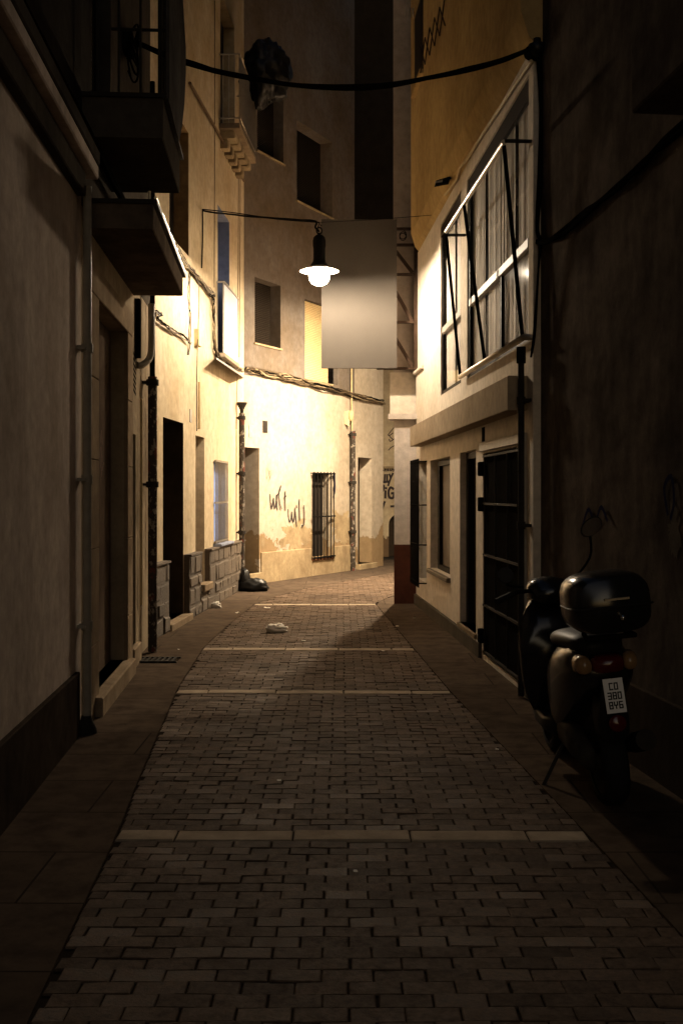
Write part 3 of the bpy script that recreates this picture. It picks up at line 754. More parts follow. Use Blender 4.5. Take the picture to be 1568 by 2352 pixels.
build('gate_jamb', MB().wbox(RW, 8.82, 8.9, .0, 2.15, 0, .03, .004), 'whitepaint', gt); build('gate_lintel', MB().wbox(RW, 8.9, 10.82, 2.07, 2.15, 0, .03, .004), 'whitepaint', gt)
do = build('door', MB().wbox(RW, 11.15, 12.17, .22, 2.11, -.17, -.14), 'darkwood', h8)
build('door_frame', MB().wbox(RW, 12.06, 12.17, .22, 2.11, -.14, -.07).wbox(RW, 11.15, 12.06, 2.04, 2.11, -.14, -.07), 'frame', do)
build('threshold', MB().wbox(RW, 11.1, 12.2, .17, .22, -.15, .03, .005), 'stoneframe', do)
wi = build('window', MB().wbox(RW, 12.9, 14.62, .66, 2.1, -.17, -.13), 'midwood', h8, label='shuttered window with brown grey panel')
build('window_frame', MB().wbox(RW, 14.35, 14.5, .66, 2.08, -.13, -.08).wbox(RW, 12.92, 14.35, 2.02, 2.08, -.13, -.08).wbox(RW, 12.92, 14.35, .66, .72, -.13, -.08), 'frame', wi)
build('window_sill', MB().wbox(RW, 12.86, 14.68, .60, .655, -.13, .05, .008), 'midwood', wi)
gf = build('window', MB().wbox(RW, 15.0, 16.0, .42, 2.12, -.16, -.13), 'frame', h8, label='far ground floor window behind a projecting grille')
m = MB()
for i in range(9): Y = 15.02 + i * .115; m.tube([RW.p(Y, .36, .11), RW.p(Y, 2.14, .11)], .009)
for z in (.42, .95, 1.5, 2.1): m.tube([RW.p(14.99, z, 0), RW.p(14.99, z, .11), RW.p(15.96, z, .11), RW.p(15.96, z, 0)], .010)
build('grille', m, 'black', gf)
m = MB(); m.wbox(RW, 10.66, 10.80, 2.17, 2.31, 0, .006); build('vent_slot', m, 'black', h8)
def bigwin(H, splits, label):
    a, b, c, d, dep = H
    f = MB(); F1 = [(a, c), (b, c), (b, d), (a, d)]; F2 = [(a + .05, c + .05), (b - .06, c + .05), (b - .06, d - .16), (a + .05, d - .16)]
    P = [RW.p(y, z, q) for q in (-dep, -.018) for y, z in F1] + [RW.p(y, z, q) for q in (-dep, -.018) for y, z in F2]; fs = []
    for i in range(4):
        j = (i + 1) % 4; fs += [(4 + i, 4 + j, 12 + j, 12 + i), (i, j, 8 + j, 8 + i), (8 + i, 8 + j, 12 + j, 12 + i), (i, j, 4 + j, 4 + i)]
    f.mesh(P, fs)
    o = build('window', f, 'frame', h8, label=label)
    for s in splits: build('mullion', MB().wbox(RW, s - .04, s + .04, c + .05, 3.65, -dep, -.02), 'frame', o)
    build('transom', MB().wbox(RW, a + .05, b - .06, 3.65, 3.73, -dep, -.005, .006), 'whitepaint', o)
    build('pane', MB().wbox(RW, a + .05, b - .06, c + .05, 3.65, -dep + .008, -dep + .012), 'glass', o)
    gl = MB().wbox(RW, a + .05, b - .06, 3.73, d - .16, -dep + .008, -dep + .012)
    build('pane', gl, 'glass', o)
    cu = MB(); cu.sm = True; n = int((b - a) * 40); pts = []
    for i in range(n + 1):
        Y = a + .05 + (b - a - .1) * i / n; pts.append((Y, -.064 + .006 * math.sin(i * .75 + 2 * math.sin(i * .13)) + .004 * math.sin(i * 2.1)))
    for (p, dp), (q, dq) in zip(pts[:-1], pts[1:]):
        if abs(((p - a) % 1.4) - .7) < .06: continue
        cu.face([RW.p(p, c, dp), RW.p(q, c, dq), RW.p(q, d, dq), RW.p(p, d, dp)])
    build('curtain', cu, 'curtain', o)
    build('room_back', MB().wbox(RW, a - .3, b + .3, c - .3, d + .1, -.62, -.6), 'darkwood', o)
    return o
bigwin(U1, [], 'far upper window, curtains behind glass'); o2 = bigwin(U2, [10.0], 'large near upper window, curtains behind glass')
build('shutter_case', MB().wbox(RW, 12.1, 13.65, 4.87, 4.99, -.09, .0), 'darkwood', h8)
# small moulding at the far end
build('moulding', MB().wbox(RW, 15.3, 16.18, 3.42, 3.47, 0, .05, .01), 'white', h8)
Hn = (14.5, 15.35, 7.3, 8.35)
build('upper_window', MB().wbox(RW, Hn[0], Hn[1], Hn[2], Hn[3], .1, .125), 'frame', h8); build('upper_sill', MB().wbox(RW, Hn[0] - .05, Hn[1] + .05, Hn[2] - .05, Hn[2], .1, .17), 'ochre', h8)

# folding awning frame over the windows
aw = thing('awning_frame', RW.p(10.2, 2.9, .05), 'bare steel awning frame folded against the large upper window', 'awning frame')
m = MB(); m.tube([RW.p(8.66, 2.9, 0), RW.p(8.66, 2.9, .06), RW.p(11.8, 2.92, .06)], .026, 10); build('lower_rail', m, 'galv', aw)
m = MB(); m.tube([RW.p(8.66, 4.45, .22), RW.p(11.8, 4.5, .21)], .022, 10); build('upper_rail', m, 'galv', aw)
for Y, Yb in ((8.7, 8.72), (10.6, 10.35), (11.78, 11.78)):
    m = MB(); m.tube([RW.p(Y, 4.46, .215), RW.p(Yb, 2.92, .06)], .017, 8); build('arm', m, 'black', aw)
for Y in (8.66, 11.8):
    m = MB(); m.tube([RW.p(Y, 4.46, .215), RW.p(Y, 4.46, -.05)], .016, 8); build('bracket', m, 'darkiron', aw)

# ------------------------------------------------------------------ near right dark house
h9 = thing('dark_house', NW.p(4, 0), 'dark stained rendered house behind the scooter, nearest on the right', 'house')
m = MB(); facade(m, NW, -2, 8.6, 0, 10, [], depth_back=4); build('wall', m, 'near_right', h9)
build('balcony', MB().wbox(NW, 1.5, 5.77, 3.66, 5.2, 0, .32, .01), 'near_right', h9, label='solid box balcony')
build('plinth', MB().wbox(NW, -2, 8.3, 0, .5, 0, .025, .005), 'plinth', h9)
m = MB(); 
spray('graffiti', NW, [[(1535, 1180), (1528, 1120), (1545, 1095), (1552, 1150), (1545, 1190)], [(1340, 1210), (1355, 1170), (1370, 1200), (1385, 1165), (1400, 1195)]], .03, 'sprayblue', h9, 'blue sprayed scrawl')
fan(m, patchshape(NW, NW.Y(1548), NW.z(1548, 1215), .10, .13, 9, .004)); build('paint_patch', m, 'greyplinth', h9)

# ------------------------------------------------------------------ sign panel and its steel bracket
sg = thing('sign_board', (.25, 15.95, 3.5), 'large blank grey sign board on a black steel bracket beside the lit lamp', 'sign')
SY = 15.8
build('panel', MB().box((at(738, 0, SY).x, SY, at(0, 845, SY).z), (at(911, 0, SY).x, SY + .06, at(0, 503, SY).z)), 'sign', sg)
m = MB(); xl = at(912, 0, 16).x - .3; xr = at(953, 0, 16).x; yb = 16.06
m.box((at(951, 0, 16).x, 16.0, at(0, 848, 16).z), (at(966, 0, 16).x, 16.08, at(0, 520, 16).z)); build('post', m, 'rust', sg)
for zpx in (523, 560, 628, 738, 845):
    z = at(0, zpx, 16).z; build('crossbar', MB().box((xl, yb - .025, z - .018), (xr, yb + .025, z + .018)), 'rust', sg)
for (a, b) in ((580, 622), (672, 735), (780, 838)):
    A = at(905, a - 8, 16.06); B = at(947, b + 4, 16.06); t = (B - A).normalized(); q = Vector((t.z, 0, -t.x)) * .025; e = Vector((0, .02, 0))
    m = MB().hexa([A - q - e, B - q - e, B - q + e, A - q + e, A + q - e, B + q - e, B + q + e, A + q + e]); build('brace', m, 'rust', sg)
m = MB(); c = at(925, 545, 16.02); P = [c + Vector((.05 * math.cos(a * .6), 0, .06 * math.sin(a * .6) + .002 * a)) for a in range(24)]; m.tube(P, .006); build('cable_coil', m, 'wire', sg)

# ------------------------------------------------------------------ hanging lamp
LZ = 14.3; LC = at(733, 622, LZ)
lp = thing('hanging_lamp', (LC.x, LC.y, LC.z - .2), 'lit pendant street lamp with black hood hung on a wire across the alley', 'street lamp')
m = MB(); m.lathe(LC, [(.0, .475), (.045, .47), (.075, .44), (.085, .40), (.085, .33), (.078, .30), (.078, .16), (.085, .12), (.12, .07), (.105, .06), (.0, .06)], 28); build('hood', m, 'black', lp)
m = MB(); m.lathe(LC, [(.10, .062), (.13, .045), (.26, .004), (.262, -.004), (.255, -.006), (.13, .03), (.09, .04)], 36); build('lamp_shade', m, 'rim', lp)
m = MB(); m.lathe(LC, [(.10, .035), (.130, .015), (.138, -.03)], 28); build('lit_collar', m, 'globe', lp)
m = MB(); m.lathe(LC, [(.138, -.031), (.14, -.06), (.13, -.12), (.10, -.165), (.05, -.19), (.0, -.195)], 28); build('globe', m, 'globelow', lp)
m = MB(); P = [LC + Vector((.035 * math.sin(a), 0, .53 + .045 * math.cos(a))) for a in [k * math.pi / 6 for k in range(13)]]; m.tube(P, .009); m.tube([LC + Vector((0, 0, .47)), LC + Vector((0, 0, .5))], .02)
m.tube([LC + Vector((-.02, 0, .57)), LC + Vector((0, 0, .63)), LC + Vector((.03, 0, .59))], .007); build('hook', m, 'black', lp)
m = MB(); A = CW.p(CW.Y(462), CW.z(462, 480), .02); top = LC + Vector((0, 0, .64)); Bq = RW.p(RW.Y(1000), RW.z(1000, 493), .02)
wire([A, A.lerp(top, .3) + Vector((0, 0, .0)), A.lerp(top, .65) + Vector((0, 0, -.02)), top], .008, mb=m); wire([top, top.lerp(Bq, .5) + Vector((0, 0, -.01)), Bq], .0035, mb=m)
wire([A + Vector((0, 0, -.02)), A.lerp(top, .3) + Vector((0, 0, -.03)), A.lerp(top, .7) + Vector((0, 0, -.01)), top + Vector((-.07, 0, .02)), top + Vector((-.05, 0, -.06)), LC + Vector((0, 0, .52))], .013, .004, mb=m)
wire([A, CW.p(CW.Y(462), CW.z(462, 540), .02), CW.p(CW.Y(460), CW.z(460, 615), .02)], .011, mb=m)
build('lamp_wire', m, 'wire', label='thin black wire carrying the lamp from cream wall to white wall', cat='wire')

# second lamp round the bend
L2 = Vector((1.30, 19.4, 5.0))
l2 = thing('wall_lantern', (L2.x, L2.y, L2.z - .2), 'lit street lantern on a bracket round the bend behind the pier', 'street lamp')
m = MB(); m.lathe(L2, [(.0, .34), (.05, .33), (.07, .16), (.10, .09), (.27, .01), (.27, 0), (.09, .05)], 24); build('hood', m, 'black', l2)
m = MB(); m.lathe(L2, [(.09, .02), (.12, 0), (.12, -.05)], 24); build('globe', m, 'globe2', l2)
m = MB(); m.lathe(L2, [(.055, -.055), (.045, -.066), (.0, -.07)], 24); build('lens', m, 'lens2', l2)
m = MB(); m.tube([L2 + Vector((0, 0, .33)), L2 + Vector((0, 0, .5)), (2.6, 19.4, 5.6)], .02); build('bracket', m, 'black', l2)

# ------------------------------------------------------------------ pipes
def pipe(name, w, Y, d, z0, z1, r, mat, label, collars=(), cat='pipe', foot=None):
    t = thing(name, w.p(Y, z0, d), label, cat)
    build('shaft', MB().tube([w.p(Y, z0, d), w.p(Y, (z0 + z1) / 2, d), w.p(Y, z1, d)], r, 12), mat, t)
    for z in collars:
        m = MB().tube([w.p(Y, z - .03, d), w.p(Y, z + .03, d)], r * 1.35, 12); m.wbox(w, Y - .07, Y + .07, z - .012, z + .012, 0, d)
        build('collar', m, mat if mat == 'greenpipe' else 'darkiron', t)
    return t
pipe('downpipe', LW, 7.45, .06, .05, 3.76, .030, 'greenpipe', 'tall grey green downpipe at the corner of the plain left house', (.75, 1.75, 2.65))
build('pipe_foot', MB().lathe(LW.p(7.42, 0, .06), [(.075, .02), (.07, .05), (.045, .10), (.033, .14)], 12), 'darkiron', label='dark cement foot round the base of the left downpipe', cat='pipe foot')
t = pipe('downpipe', LW, 11.2, .10, .03, 2.86, .048, 'patchpipe', 'iron downpipe covered in sticker scraps in front of the stone plinth', (1.75, 2.80))
build('upper_shaft', MB().tube([LW.p(11.2, 2.86, .1), LW.p(11.2, 5.9, .1)], .026, 10), 'black', t)
pipe('service_pipe', LW, 11.55, .05, .9, 3.7, .018, 'brownpipe', 'thin brown pipe just behind the sticker covered downpipe')
m = MB(); m.tube(smooth([LW.p(10.9, 3.56, .12), LW.p(10.9, 3.2, .12), LW.p(10.86, 3.02, .11), LW.p(10.75, 2.93, .05), LW.p(10.7, 2.92, .0)], 6), .034, 12)
build('drain_elbow', m, 'greenpipe', label='grey green pipe bending into the wall under the lower balcony', cat='pipe')
m = MB(); m.wbox(LW, 10.55, 10.64, 2.98, 3.55, .0, .05, .006); build('cable_duct', m, 'black', label='short black duct hanging below the lower balcony', cat='duct')
pipe('service_pipe', LW, 10.82, .03, .55, 2.6, .014, 'creampipe', 'thin pale pipe beside the narrow door, bent at its foot')
t = pipe('downpipe', CW, 18.55, .09, .02, CAMZ + (HY - 949) / FPX * 18.6, .050, 'patchpipe', 'patchy downpipe in the corner between cream house and peeling house', (1.0, 2.0, 2.95))
tz = CAMZ + (HY - 949) / FPX * 18.6
build('funnel', MB().lathe(CW.p(18.55, tz, .09), [(.03, 0), (.035, .06), (.09, .16), (.095, .18)], 12), 'darkiron', t)
t = pipe('downpipe', FW, 23.2, .08, .02, 3.0, .055, 'patchpipe', 'speckled downpipe on the peeling facade beside the far door', (.85, 1.9, 2.92))
build('upper_shaft', MB().tube([FW.p(23.2, 3.0, .06), FW.p(23.2, 3.6, .05), FW.p(23.2, 5.2, .05)], .018, 8), 'creampipe', t)
m = MB(); c = FW.p(23.05, 3.3, .12); m.lathe(c, [(.0, .12), (.05, .10), (.06, -.06), (.02, -.10)], 10); m.hexa([c + Vector(v) for v in ((-.14, -.02, -.16), (-.03, -.02, -.22), (-.03, .02, -.22), (-.14, .02, -.16), (-.14, -.02, .1), (-.03, -.02, .12), (-.03, .02, .12), (-.14, .02, .1))])
build('wall_fitting', m, 'creampipe', label='broken cream lamp fitting above the speckled downpipe', cat='fitting')
t = pipe('downpipe', RW, 8.72, .07, .03, 2.78, .026, 'darkiron', 'dark downpipe between the black gate and the dark house', (.5, 1.4, 2.4))
build('pipe_joint', MB().tube([RW.p(8.72, 2.70, .07), RW.p(8.72, 2.83, .07)], .038, 12), 'black', t)
t = pipe('service_pipe', CW, CW.Y(452), .035, 2.55, 3.2, .02, 'creampipe', 'short cream conduit below the meter box on the cream wall')
YJ = CW.Y(449)
t = thing('junction_box', CW.p(YJ, CW.z(449, 790), .05), 'small cream junction box on the cream wall', 'junction box')
build('case', MB().wbox(CW, YJ - .10, YJ + .10, CW.z(449, 795), CW.z(449, 757), 0, .07, .006), 'creampipe', t)
m = MB(); YN = CW.Y(437); m.wbox(CW, YN - .06, YN + .06, CW.z(437, 970), CW.z(437, 940), 0, .01); build('number_plate', m, 'whitepaint', label='small white house number plate on the cream wall', cat='house number')
# conduit following the top of the white house
P = [RW.p(RW.Y(px), RW.z(px, py), .03) for px, py in ((955, 516), (968, 508), (975, 500), (990, 480), (1008, 455), (1030, 445), (1055, 412), (1062, 385), (1075, 370), (1130, 285), (1190, 195), (1228, 140))]
build('conduit', MB().tube(P, .016, 8), 'creampipe', label='painted conduit stepping along the top of the white wall', cat='conduit')
# floodlight, unlit
fl = thing('floodlight', RW.p(12.5, 5.15, .12), 'small black floodlight, switched off, above the white house window', 'floodlight')
c = RW.p(12.45, 5.26, .14)
build('lamp_body', MB().hexa([c + Vector(v) for v in ((-.10, -.03, -.07), (.06, -.03, -.04), (.06, .09, -.04), (-.10, .09, -.07), (-.09, -.03, -.03), (.07, -.03, .02), (.07, .09, .02), (-.09, .09, -.03))]), 'black', fl)
build('lens', MB().hexa([c + Vector(v) for v in ((-.105, -.034, -.062), (-.02, -.034, -.047), (-.02, -.031, -.047), (-.105, -.031, -.062), (-.098, -.034, -.038), (-.015, -.034, -.020), (-.015, -.031, -.020), (-.098, -.031, -.038))]), 'whitepaint', fl)
build('bracket', MB().tube([c + Vector((.05, .03, 0)), RW.p(12.45, 5.3, .0)], .012), 'black', fl)
# pole leaning along the cream wall
m = MB(); A = CW.p(CW.Y(429), CW.z(429, 190), .04); Bp = CW.p(CW.Y(555), CW.z(555, 415), .04)
m.tube([A, A.lerp(Bp, .5) + Vector((.01, 0, .0)), Bp], .022, 8); build('long_conduit', m, 'brownpipe', label='long brown conduit slanting across the upper cream wall', cat='conduit')
# clothes rack on the ochre wall
m = MB()
for i in range(5):
    Y0 = 12.3 + i * .28
    m.tube([RW.p(Y0, 6.95, .15 + .02 * i), RW.p(Y0 + .28, 7.28, .17 + .02 * i)], .008, 6); m.tube([RW.p(Y0, 7.28, .15 + .02 * i), RW.p(Y0 + .28, 6.95, .17 + .02 * i)], .008, 6)
build('clothes_rack', m, 'rust', label='folding zigzag clothes rack on the upper ochre wall', cat='clothes rack')
m = MB()
for i in range(3): m.tube([at(930 + i * 9, 38, 15.6), at(932 + i * 9, 16, 15.5), at(938 + i * 9, 20, 15.5), at(939 + i * 9, 38, 15.6)], .008, 6)
build('hook_rack', m, 'whitepaint', label='little white wire rack high beside the ochre wall', cat='rack')

# ------------------------------------------------------------------ cables
def bundle(path, n, r, spread, mats, label, name='cable_bundle', k=5, wob=.004):
    t = thing(name, path[len(path)//2], label, 'cables')
    groups = {}
    for i in range(n):
        mt = mats[i % len(mats)]; m = groups.setdefault(mt, MB()); rnd = random.Random(i * 7 + len(path))
        P = [Vector(p) + Vector((rnd.uniform(-1, 1) * spread * .5, rnd.uniform(-1, 1) * spread * .4, rnd.uniform(-1, 1) * spread)) for p in path]
        P[0] = Vector(path[0]) + Vector((0, 0, rnd.uniform(-.02, .02))); wire(P, r * rnd.uniform(.7, 1.2), wob, k, 6, m)
    for mt, m in groups.items(): build('cable', m, mt, t)
    return t
P = [at(300, 92, 9.75), at(380, 125, 9.6), at(430, 143, 9.5), at(540, 172, 9.35), at(670, 196, 9.2), at(790, 201, 9.05), at(900, 194, 8.95), at(1050, 165, 8.8), at(1150, 136, 8.7), at(1225, 108, 8.62)]
bundle(P, 7, .011, .018, ['wire'], 'thick sagging bundle of black cables spanning the alley overhead', wob=.001)
t = thing('cable_anchor', at(300, 92, 9.75), 'tangled knot of black cables on the left wall behind the upper balcony railing', 'cable anchor')
c = LW.p(9.75, at(0, 95, 9.75).z, .05); m = MB(); m.wbox(LW, 9.66, 9.84, c.z - .10, c.z + .06, 0, .09, .01); build('bracket', m, 'black', t)
m = MB()
for k in range(6):
    rnd = random.Random(k); P = [c + Vector((.03 + .05 * math.sin(a + k), .17 * math.cos(a * 1.1 + k) * rnd.uniform(.5, 1), -.10 * k / 3 + .14 * math.sin(a + k * 2))) for a in [j * .8 for j in range(9)]]; wire(P, .009, mb=m)
build('cable_loop', m, 'wire', t)
t = thing('cable_anchor', at(1230, 108, 8.6), 'black insulator knot where the overhead cables meet the right wall', 'cable anchor')
m = MB(); c = at(1233, 108, 8.55); m.lathe(c, [(0, .08), (.03, .07), (.035, .03), (.07, .02), (.07, -.04), (.03, -.07), (0, -.09)], 12); m.tube([c, c + Vector((.12, .05, 0))], .02); build('insulator', m, 'bag', t)
m = MB()
for k in range(4):
    P = [c + Vector((.08 * math.cos(a + k) * 1.1, .02 * k, -.03 + .05 * math.sin(a + k))) for a in [j * .7 for j in range(9)]]; wire(P, .010, mb=m)
build('cable_loop', m, 'wire', t)
# cables down the right corner
m = MB()
for k, dx in enumerate((0, 5, 9)):
    wire([at(1232 + dx, 120, 8.56), at(1240 + dx * .6, 250, 8.55), at(1236 + dx, 400, 8.55), at(1231 + dx * .5, 520, 8.55), at(1238 + dx * .5, 556, 8.5), at(1236, 620, 8.5), at(1226 + dx * .3, 760, 8.52), at(1219, 820, 8.6)], .009, mb=m)
build('drop_cable', m, 'wire', label='black cables dropping down the corner between white and dark house', cat='cables')
P = [NW.p(NW.Y(px), NW.z(px, py), .03) for px, py in ((1240, 556), (1262, 552), (1300, 535), (1360, 486), (1430, 430), (1500, 365), (1567, 298))] + [NW.p(4.0, 3.62, .03), NW.p(1.0, 3.66, .03)]
bundle(P, 6, .014, .02, ['wire'], 'black cable bundle slanting across the dark house wall', wob=.002)
P = [LW.p(Y, 4.06, .10) for Y in (-1, 2, 4, 5.5, 7, 8, 9, 10)]
bundle(P, 8, .014, .035, ['wire'], 'black cables lying on the ledge of the plain left house', wob=.003)
# brown tangled bundle along the cream wall
def cwp(px, py, d=.05): return CW.p(CW.Y(px, d), CW.z(px, py, d), d)
P = [cwp(395, 545), cwp(408, 575), cwp(425, 602), cwp(445, 625), cwp(462, 645), cwp(480, 668), cwp(490, 680), cwp(490, 700), cwp(492, 740), cwp(494, 790), cwp(500, 815), cwp(515, 830), cwp(540, 842), cwp(556, 850)]
bundle(P, 14, .008, .045, ['wirebrown', 'wirepale', 'wirebrown', 'wire'], 'tangled brown cable bundle sagging along the cream wall', wob=.008)
def fwp(px, py, d=.05): return FW.p(FW.Y(px), FW.z(px, py), d)
P = [fwp(560, 846), fwp(580, 850), fwp(610, 858), fwp(650, 866), fwp(690, 878), fwp(730, 888), fwp(770, 898), fwp(810, 910), fwp(845, 918), fwp(877, 925)]
bundle(P, 16, .011, .06, ['wirebrown', 'wirepale', 'wirebrown', 'wire'], 'tangled cable bundle running across the peeling facade', wob=.012)
P = [cwp(359, 715), cwp(372, 722), cwp(362, 728), cwp(378, 745), cwp(400, 760), cwp(420, 772), cwp(438, 790)]
bundle(P, 4, .009, .02, ['wirebrown', 'wire'], 'short twisted cable loop hanging from the sticker covered pipe', wob=.006)
m = MB(); 
for dx in (0, 3): wire([cwp(434 + dx, 625), cwp(432 + dx, 680), cwp(435 + dx, 730), cwp(433 + dx, 790), cwp(430 + dx, 815)], .007, .003, mb=m)
build('drop_cable', m, 'wire', label='black cable pair hanging down the middle of the cream wall', cat='cables')
m = MB(); wire([cwp(457, 655), cwp(457, 700), cwp(455, 760), cwp(452, 860), cwp(452, 990)], .007, mb=m); wire([cwp(493, 0), cwp(493, 300), cwp(492, 660)], .006, mb=m)
build('drop_cable', m, 'wirebrown', label='thin brown cable running down beside the junction box', cat='cables')
m = MB()
for x in (548, 552): wire([cwp(x, 380, .02), cwp(x - 1, 600, .02), cwp(x - 3, 820, .02)], .006, mb=m)
wire([cwp(545, 865, .03), cwp(544, 900, .03), cwp(543, 985, .03)], .007, mb=m)
build('drop_cable', m, 'brownpipe', label='thin cables by the corner above the funnel topped downpipe', cat='cables')
# broken bracket shelf with cables under the white sheet balcony
m = MB(); A = cwp(497, 822, .03); 
m.hexa([cwp(497, 825, .0), cwp(560, 868, .0), cwp(560, 868, .22), cwp(497, 825, .22), cwp(497, 821, .0), cwp(560, 862, .0), cwp(560, 862, .22), cwp(497, 821, .22)])
build('bracket_shelf', m, 'whitepaint', label='broken pale bracket under the white sheet balcony', cat='bracket')
# black wrapped bundle hanging on the upper balcony
def blob(c, rx, ry, rz, seed, amp=.18, nu=26, nv=18, fold=3.5, flat=None):
    m = MB(); m.sm = True; vs = []; fs = []
    for i in range(nv + 1):
        th = math.pi * i / nv
        for j in range(nu):
            ph = 2 * math.pi * j / nu; d = Vector((math.sin(th) * math.cos(ph), math.sin(th) * math.sin(ph), math.cos(th)))
            k = 1 + amp * noise.noise(d * fold + Vector((seed, 0, 0))) + amp * .6 * abs(noise.noise(d * fold * 2.7 + Vector((0, seed, 0)))) + amp * .25 * noise.noise(d * fold * 7)
            p = Vector((d.x * rx * k, d.y * ry * k, d.z * rz * k))
            if flat is not None and p.z < flat: p.z = flat + (p.z - flat) * .12
            vs.append(Vector(c) + p)
    for i in range(nv):
        for j in range(nu):
            j2 = (j + 1) % nu; fs.append((i * nu + j, (i + 1) * nu + j, (i + 1) * nu + j2, i * nu + j2))
    m.mesh(vs, fs); return m
c = at(610, 168, 18.0)
build('wrapped_bundle', blob(c, .38, .42, .50, 3, .26, 60, 44, 2.2), 'bag', label='big black plastic wrapped bundle hanging off the upper balcony', cat='bundle')

# ------------------------------------------------------------------ litter, bag, grates
bgs = blob((at(582, 1352, 18.3).x, 18.3, .10), .24, .16, .13, 5, .3, 26, 16, 3, -.09)
bgs2 = blob((at(562, 1340, 18.35).x, 18.35, .18), .10, .12, .2, 8, .3, 20, 14, 3, -.16)
k = len(bgs.v); bgs.v += bgs2.v; bgs.f += [tuple(i + k for i in f) for f in bgs2.f]; bgs.mi += bgs2.mi; bgs.smooth += bgs2.smooth; bgs.tone += bgs2.tone
build('rubbish_bag', bgs, 'bag', label='black rubbish bag slumped at the foot of the corner downpipe', cat='rubbish bag')
def gnd(px, py): Z = FPX * CAMZ / (py - HY); return Vector(((px - CX) / FPX * Z, Z, .02))
for px, py, r, lab in ((635, 1455, .11, 'crumpled white plastic bag lying in the middle of the paving'), (497, 1400, .065, 'small crumpled white bag by the stone plinth on the left pavement')):
    p = gnd(px, py); build('crumpled_bag', blob(p + Vector((0, 0, .03)), r, r * .7, .05, px, .7, 24, 14, 2.6, -.04), 'paper', label=lab, cat='litter')
for px, py, r, lab in ((546, 1412, .03, 'white scrap on the left pavement edge beyond the kerb stones'), (433, 1430, .02, 'tiny white scrap on the step edge by the dark doorway'), (612, 1402, .05, 'thin pale strip of litter on the far paving'),
                       (697, 1478, .03, 'pale scrap just right of the crumpled bag'), (880, 1501, .02, 'small white scrap on the second farthest kerb strip'), (912, 1443, .02, 'pale scrap on the right pavement edge near the pier'),
                       (952, 1424, .02, 'tiny scrap on the right pavement by the white house plinth'), (816, 2015, .012, 'shiny white speck on the dark nearest paving'), (641, 1802, .012, 'bright speck on the paving between near kerb strips'),
                       (1142, 1730, .014, 'pale speck on the paving left of the scooter'), (410, 1497, .012, 'small speck beside the drain grate')):
    p = gnd(px, py) + Vector((0, 0, .004)); m = MB(); rnd = random.Random(px); n = 8
    P = [p + Vector((math.cos(6.283 * i / n) * r * rnd.uniform(.7, 1.3), math.sin(6.283 * i / n) * r * rnd.uniform(.5, 1.1), rnd.uniform(0, r * .5))) for i in range(n)]
    fan(m, P); Q = [v + Vector((0, 0, -.003)) for v in P]; fan(m, Q[::-1]); build('paper_scrap', m, 'paper', label=lab, cat='litter', group='scraps of litter on the paving')
p = gnd(352, 1522); dg = thing('drain_grate', (p.x, p.y, .02), 'dark iron drain grate set in the left pavement', 'drain grate')
m = MB()
for i in range(9): x = p.x - .2 + i * .05; m.box((x - .013, p.y - .12, .02), (x + .013, p.y + .12, .034))
build('bars', m, 'darkiron', dg); m = MB(); m.box((p.x - .25, p.y - .15, .021), (p.x + .25, p.y - .12, .036)); m.box((p.x - .25, p.y + .12, .021), (p.x + .25, p.y + .15, .036)); build('grate_frame', m, 'darkiron', dg)
build('pit', MB().box((p.x - .24, p.y - .12, .018), (p.x + .24, p.y + .12, .024)), 'joint', dg)

# ------------------------------------------------------------------ scooter
sc_root = thing('motor_scooter', (0, 0, 0), 'black scooter with top box and white number plate parked by the dark wall', 'scooter')
def sb(name, mb, mat, parent=None, label=None): return build(name, mb, mat, parent or sc_root, label=label)
m = MB(); m.loft([((0, .02, .72), .10, .06, 2.6), ((0, .08, .74), .15, .11, 2.8), ((0, .25, .70), .185, .17, 2.8), ((0, .5, .62), .19, .22, 3), ((0, .72, .52), .17, .24, 3), ((0, .82, .42), .14, .20, 3)], 28); sb('rear_fairing', m, 'scoot')
m = MB(); m.loft([((0, .78, .30), .15, .07, 4), ((0, 1.0, .28), .17, .05, 4), ((0, 1.22, .30), .17, .06, 4)], 20); sb('footboard', m, 'scootmatt')
m = MB(); m.loft([((0, 1.20, .52), .20, .27, 3), ((0, 1.26, .62), .215, .36, 2.8), ((0, 1.34, .66), .17, .36, 2.6), ((0, 1.42, .66), .10, .28, 2.4)], 28); sb('front_fairing', m, 'scoot')
m = MB(); m.loft([((0, 1.12, 1.02), .09, .05, 2.6), ((0, 1.2, 1.05), .13, .075, 2.5), ((0, 1.32, 1.04), .12, .085, 2.4), ((0, 1.42, 1.0), .06, .05, 2.2)], 20); sb('handlebar_cowl', m, 'scoot')
m = MB(); m.loft([((0, .05, .86), .10, .035, 2.6), ((0, .2, .87), .14, .05, 2.6), ((0, .45, .86), .155, .05, 2.6), ((0, .7, .83), .13, .05, 2.6), ((0, .82, .79), .08, .04, 2.4)], 24); sb('seat', m, 'scootmatt')
m = MB(); m.loft([((0, -.24, 1.10), .17, .13, 3.2), ((0, -.22, 1.105), .185, .14, 3.4), ((0, -.12, 1.105), .205, .152, 3.3), ((0, .02, 1.105), .205, .15, 3.3), ((0, .12, 1.10), .17, .13, 3), ((0, .15, 1.1), .12, .10, 2.6)], 32); tb = sb('top_box', m, 'scoot', label='rounded black top box')
m = MB(); m.box((-.05, -.262, 1.128), (.07, -.235, 1.138)); sb('latch', m, 'galv', tb)
m = MB(); m.loft([((0, -.252, 1.095), .178, .006, 4), ((0, -.245, 1.095), .192, .006, 4), ((0, -.14, 1.095), .2085, .006, 4), ((0, .02, 1.095), .2085, .006, 4), ((0, .12, 1.095), .174, .006, 4)], 24); sb('lid_seam', m, 'scootmatt', tb)
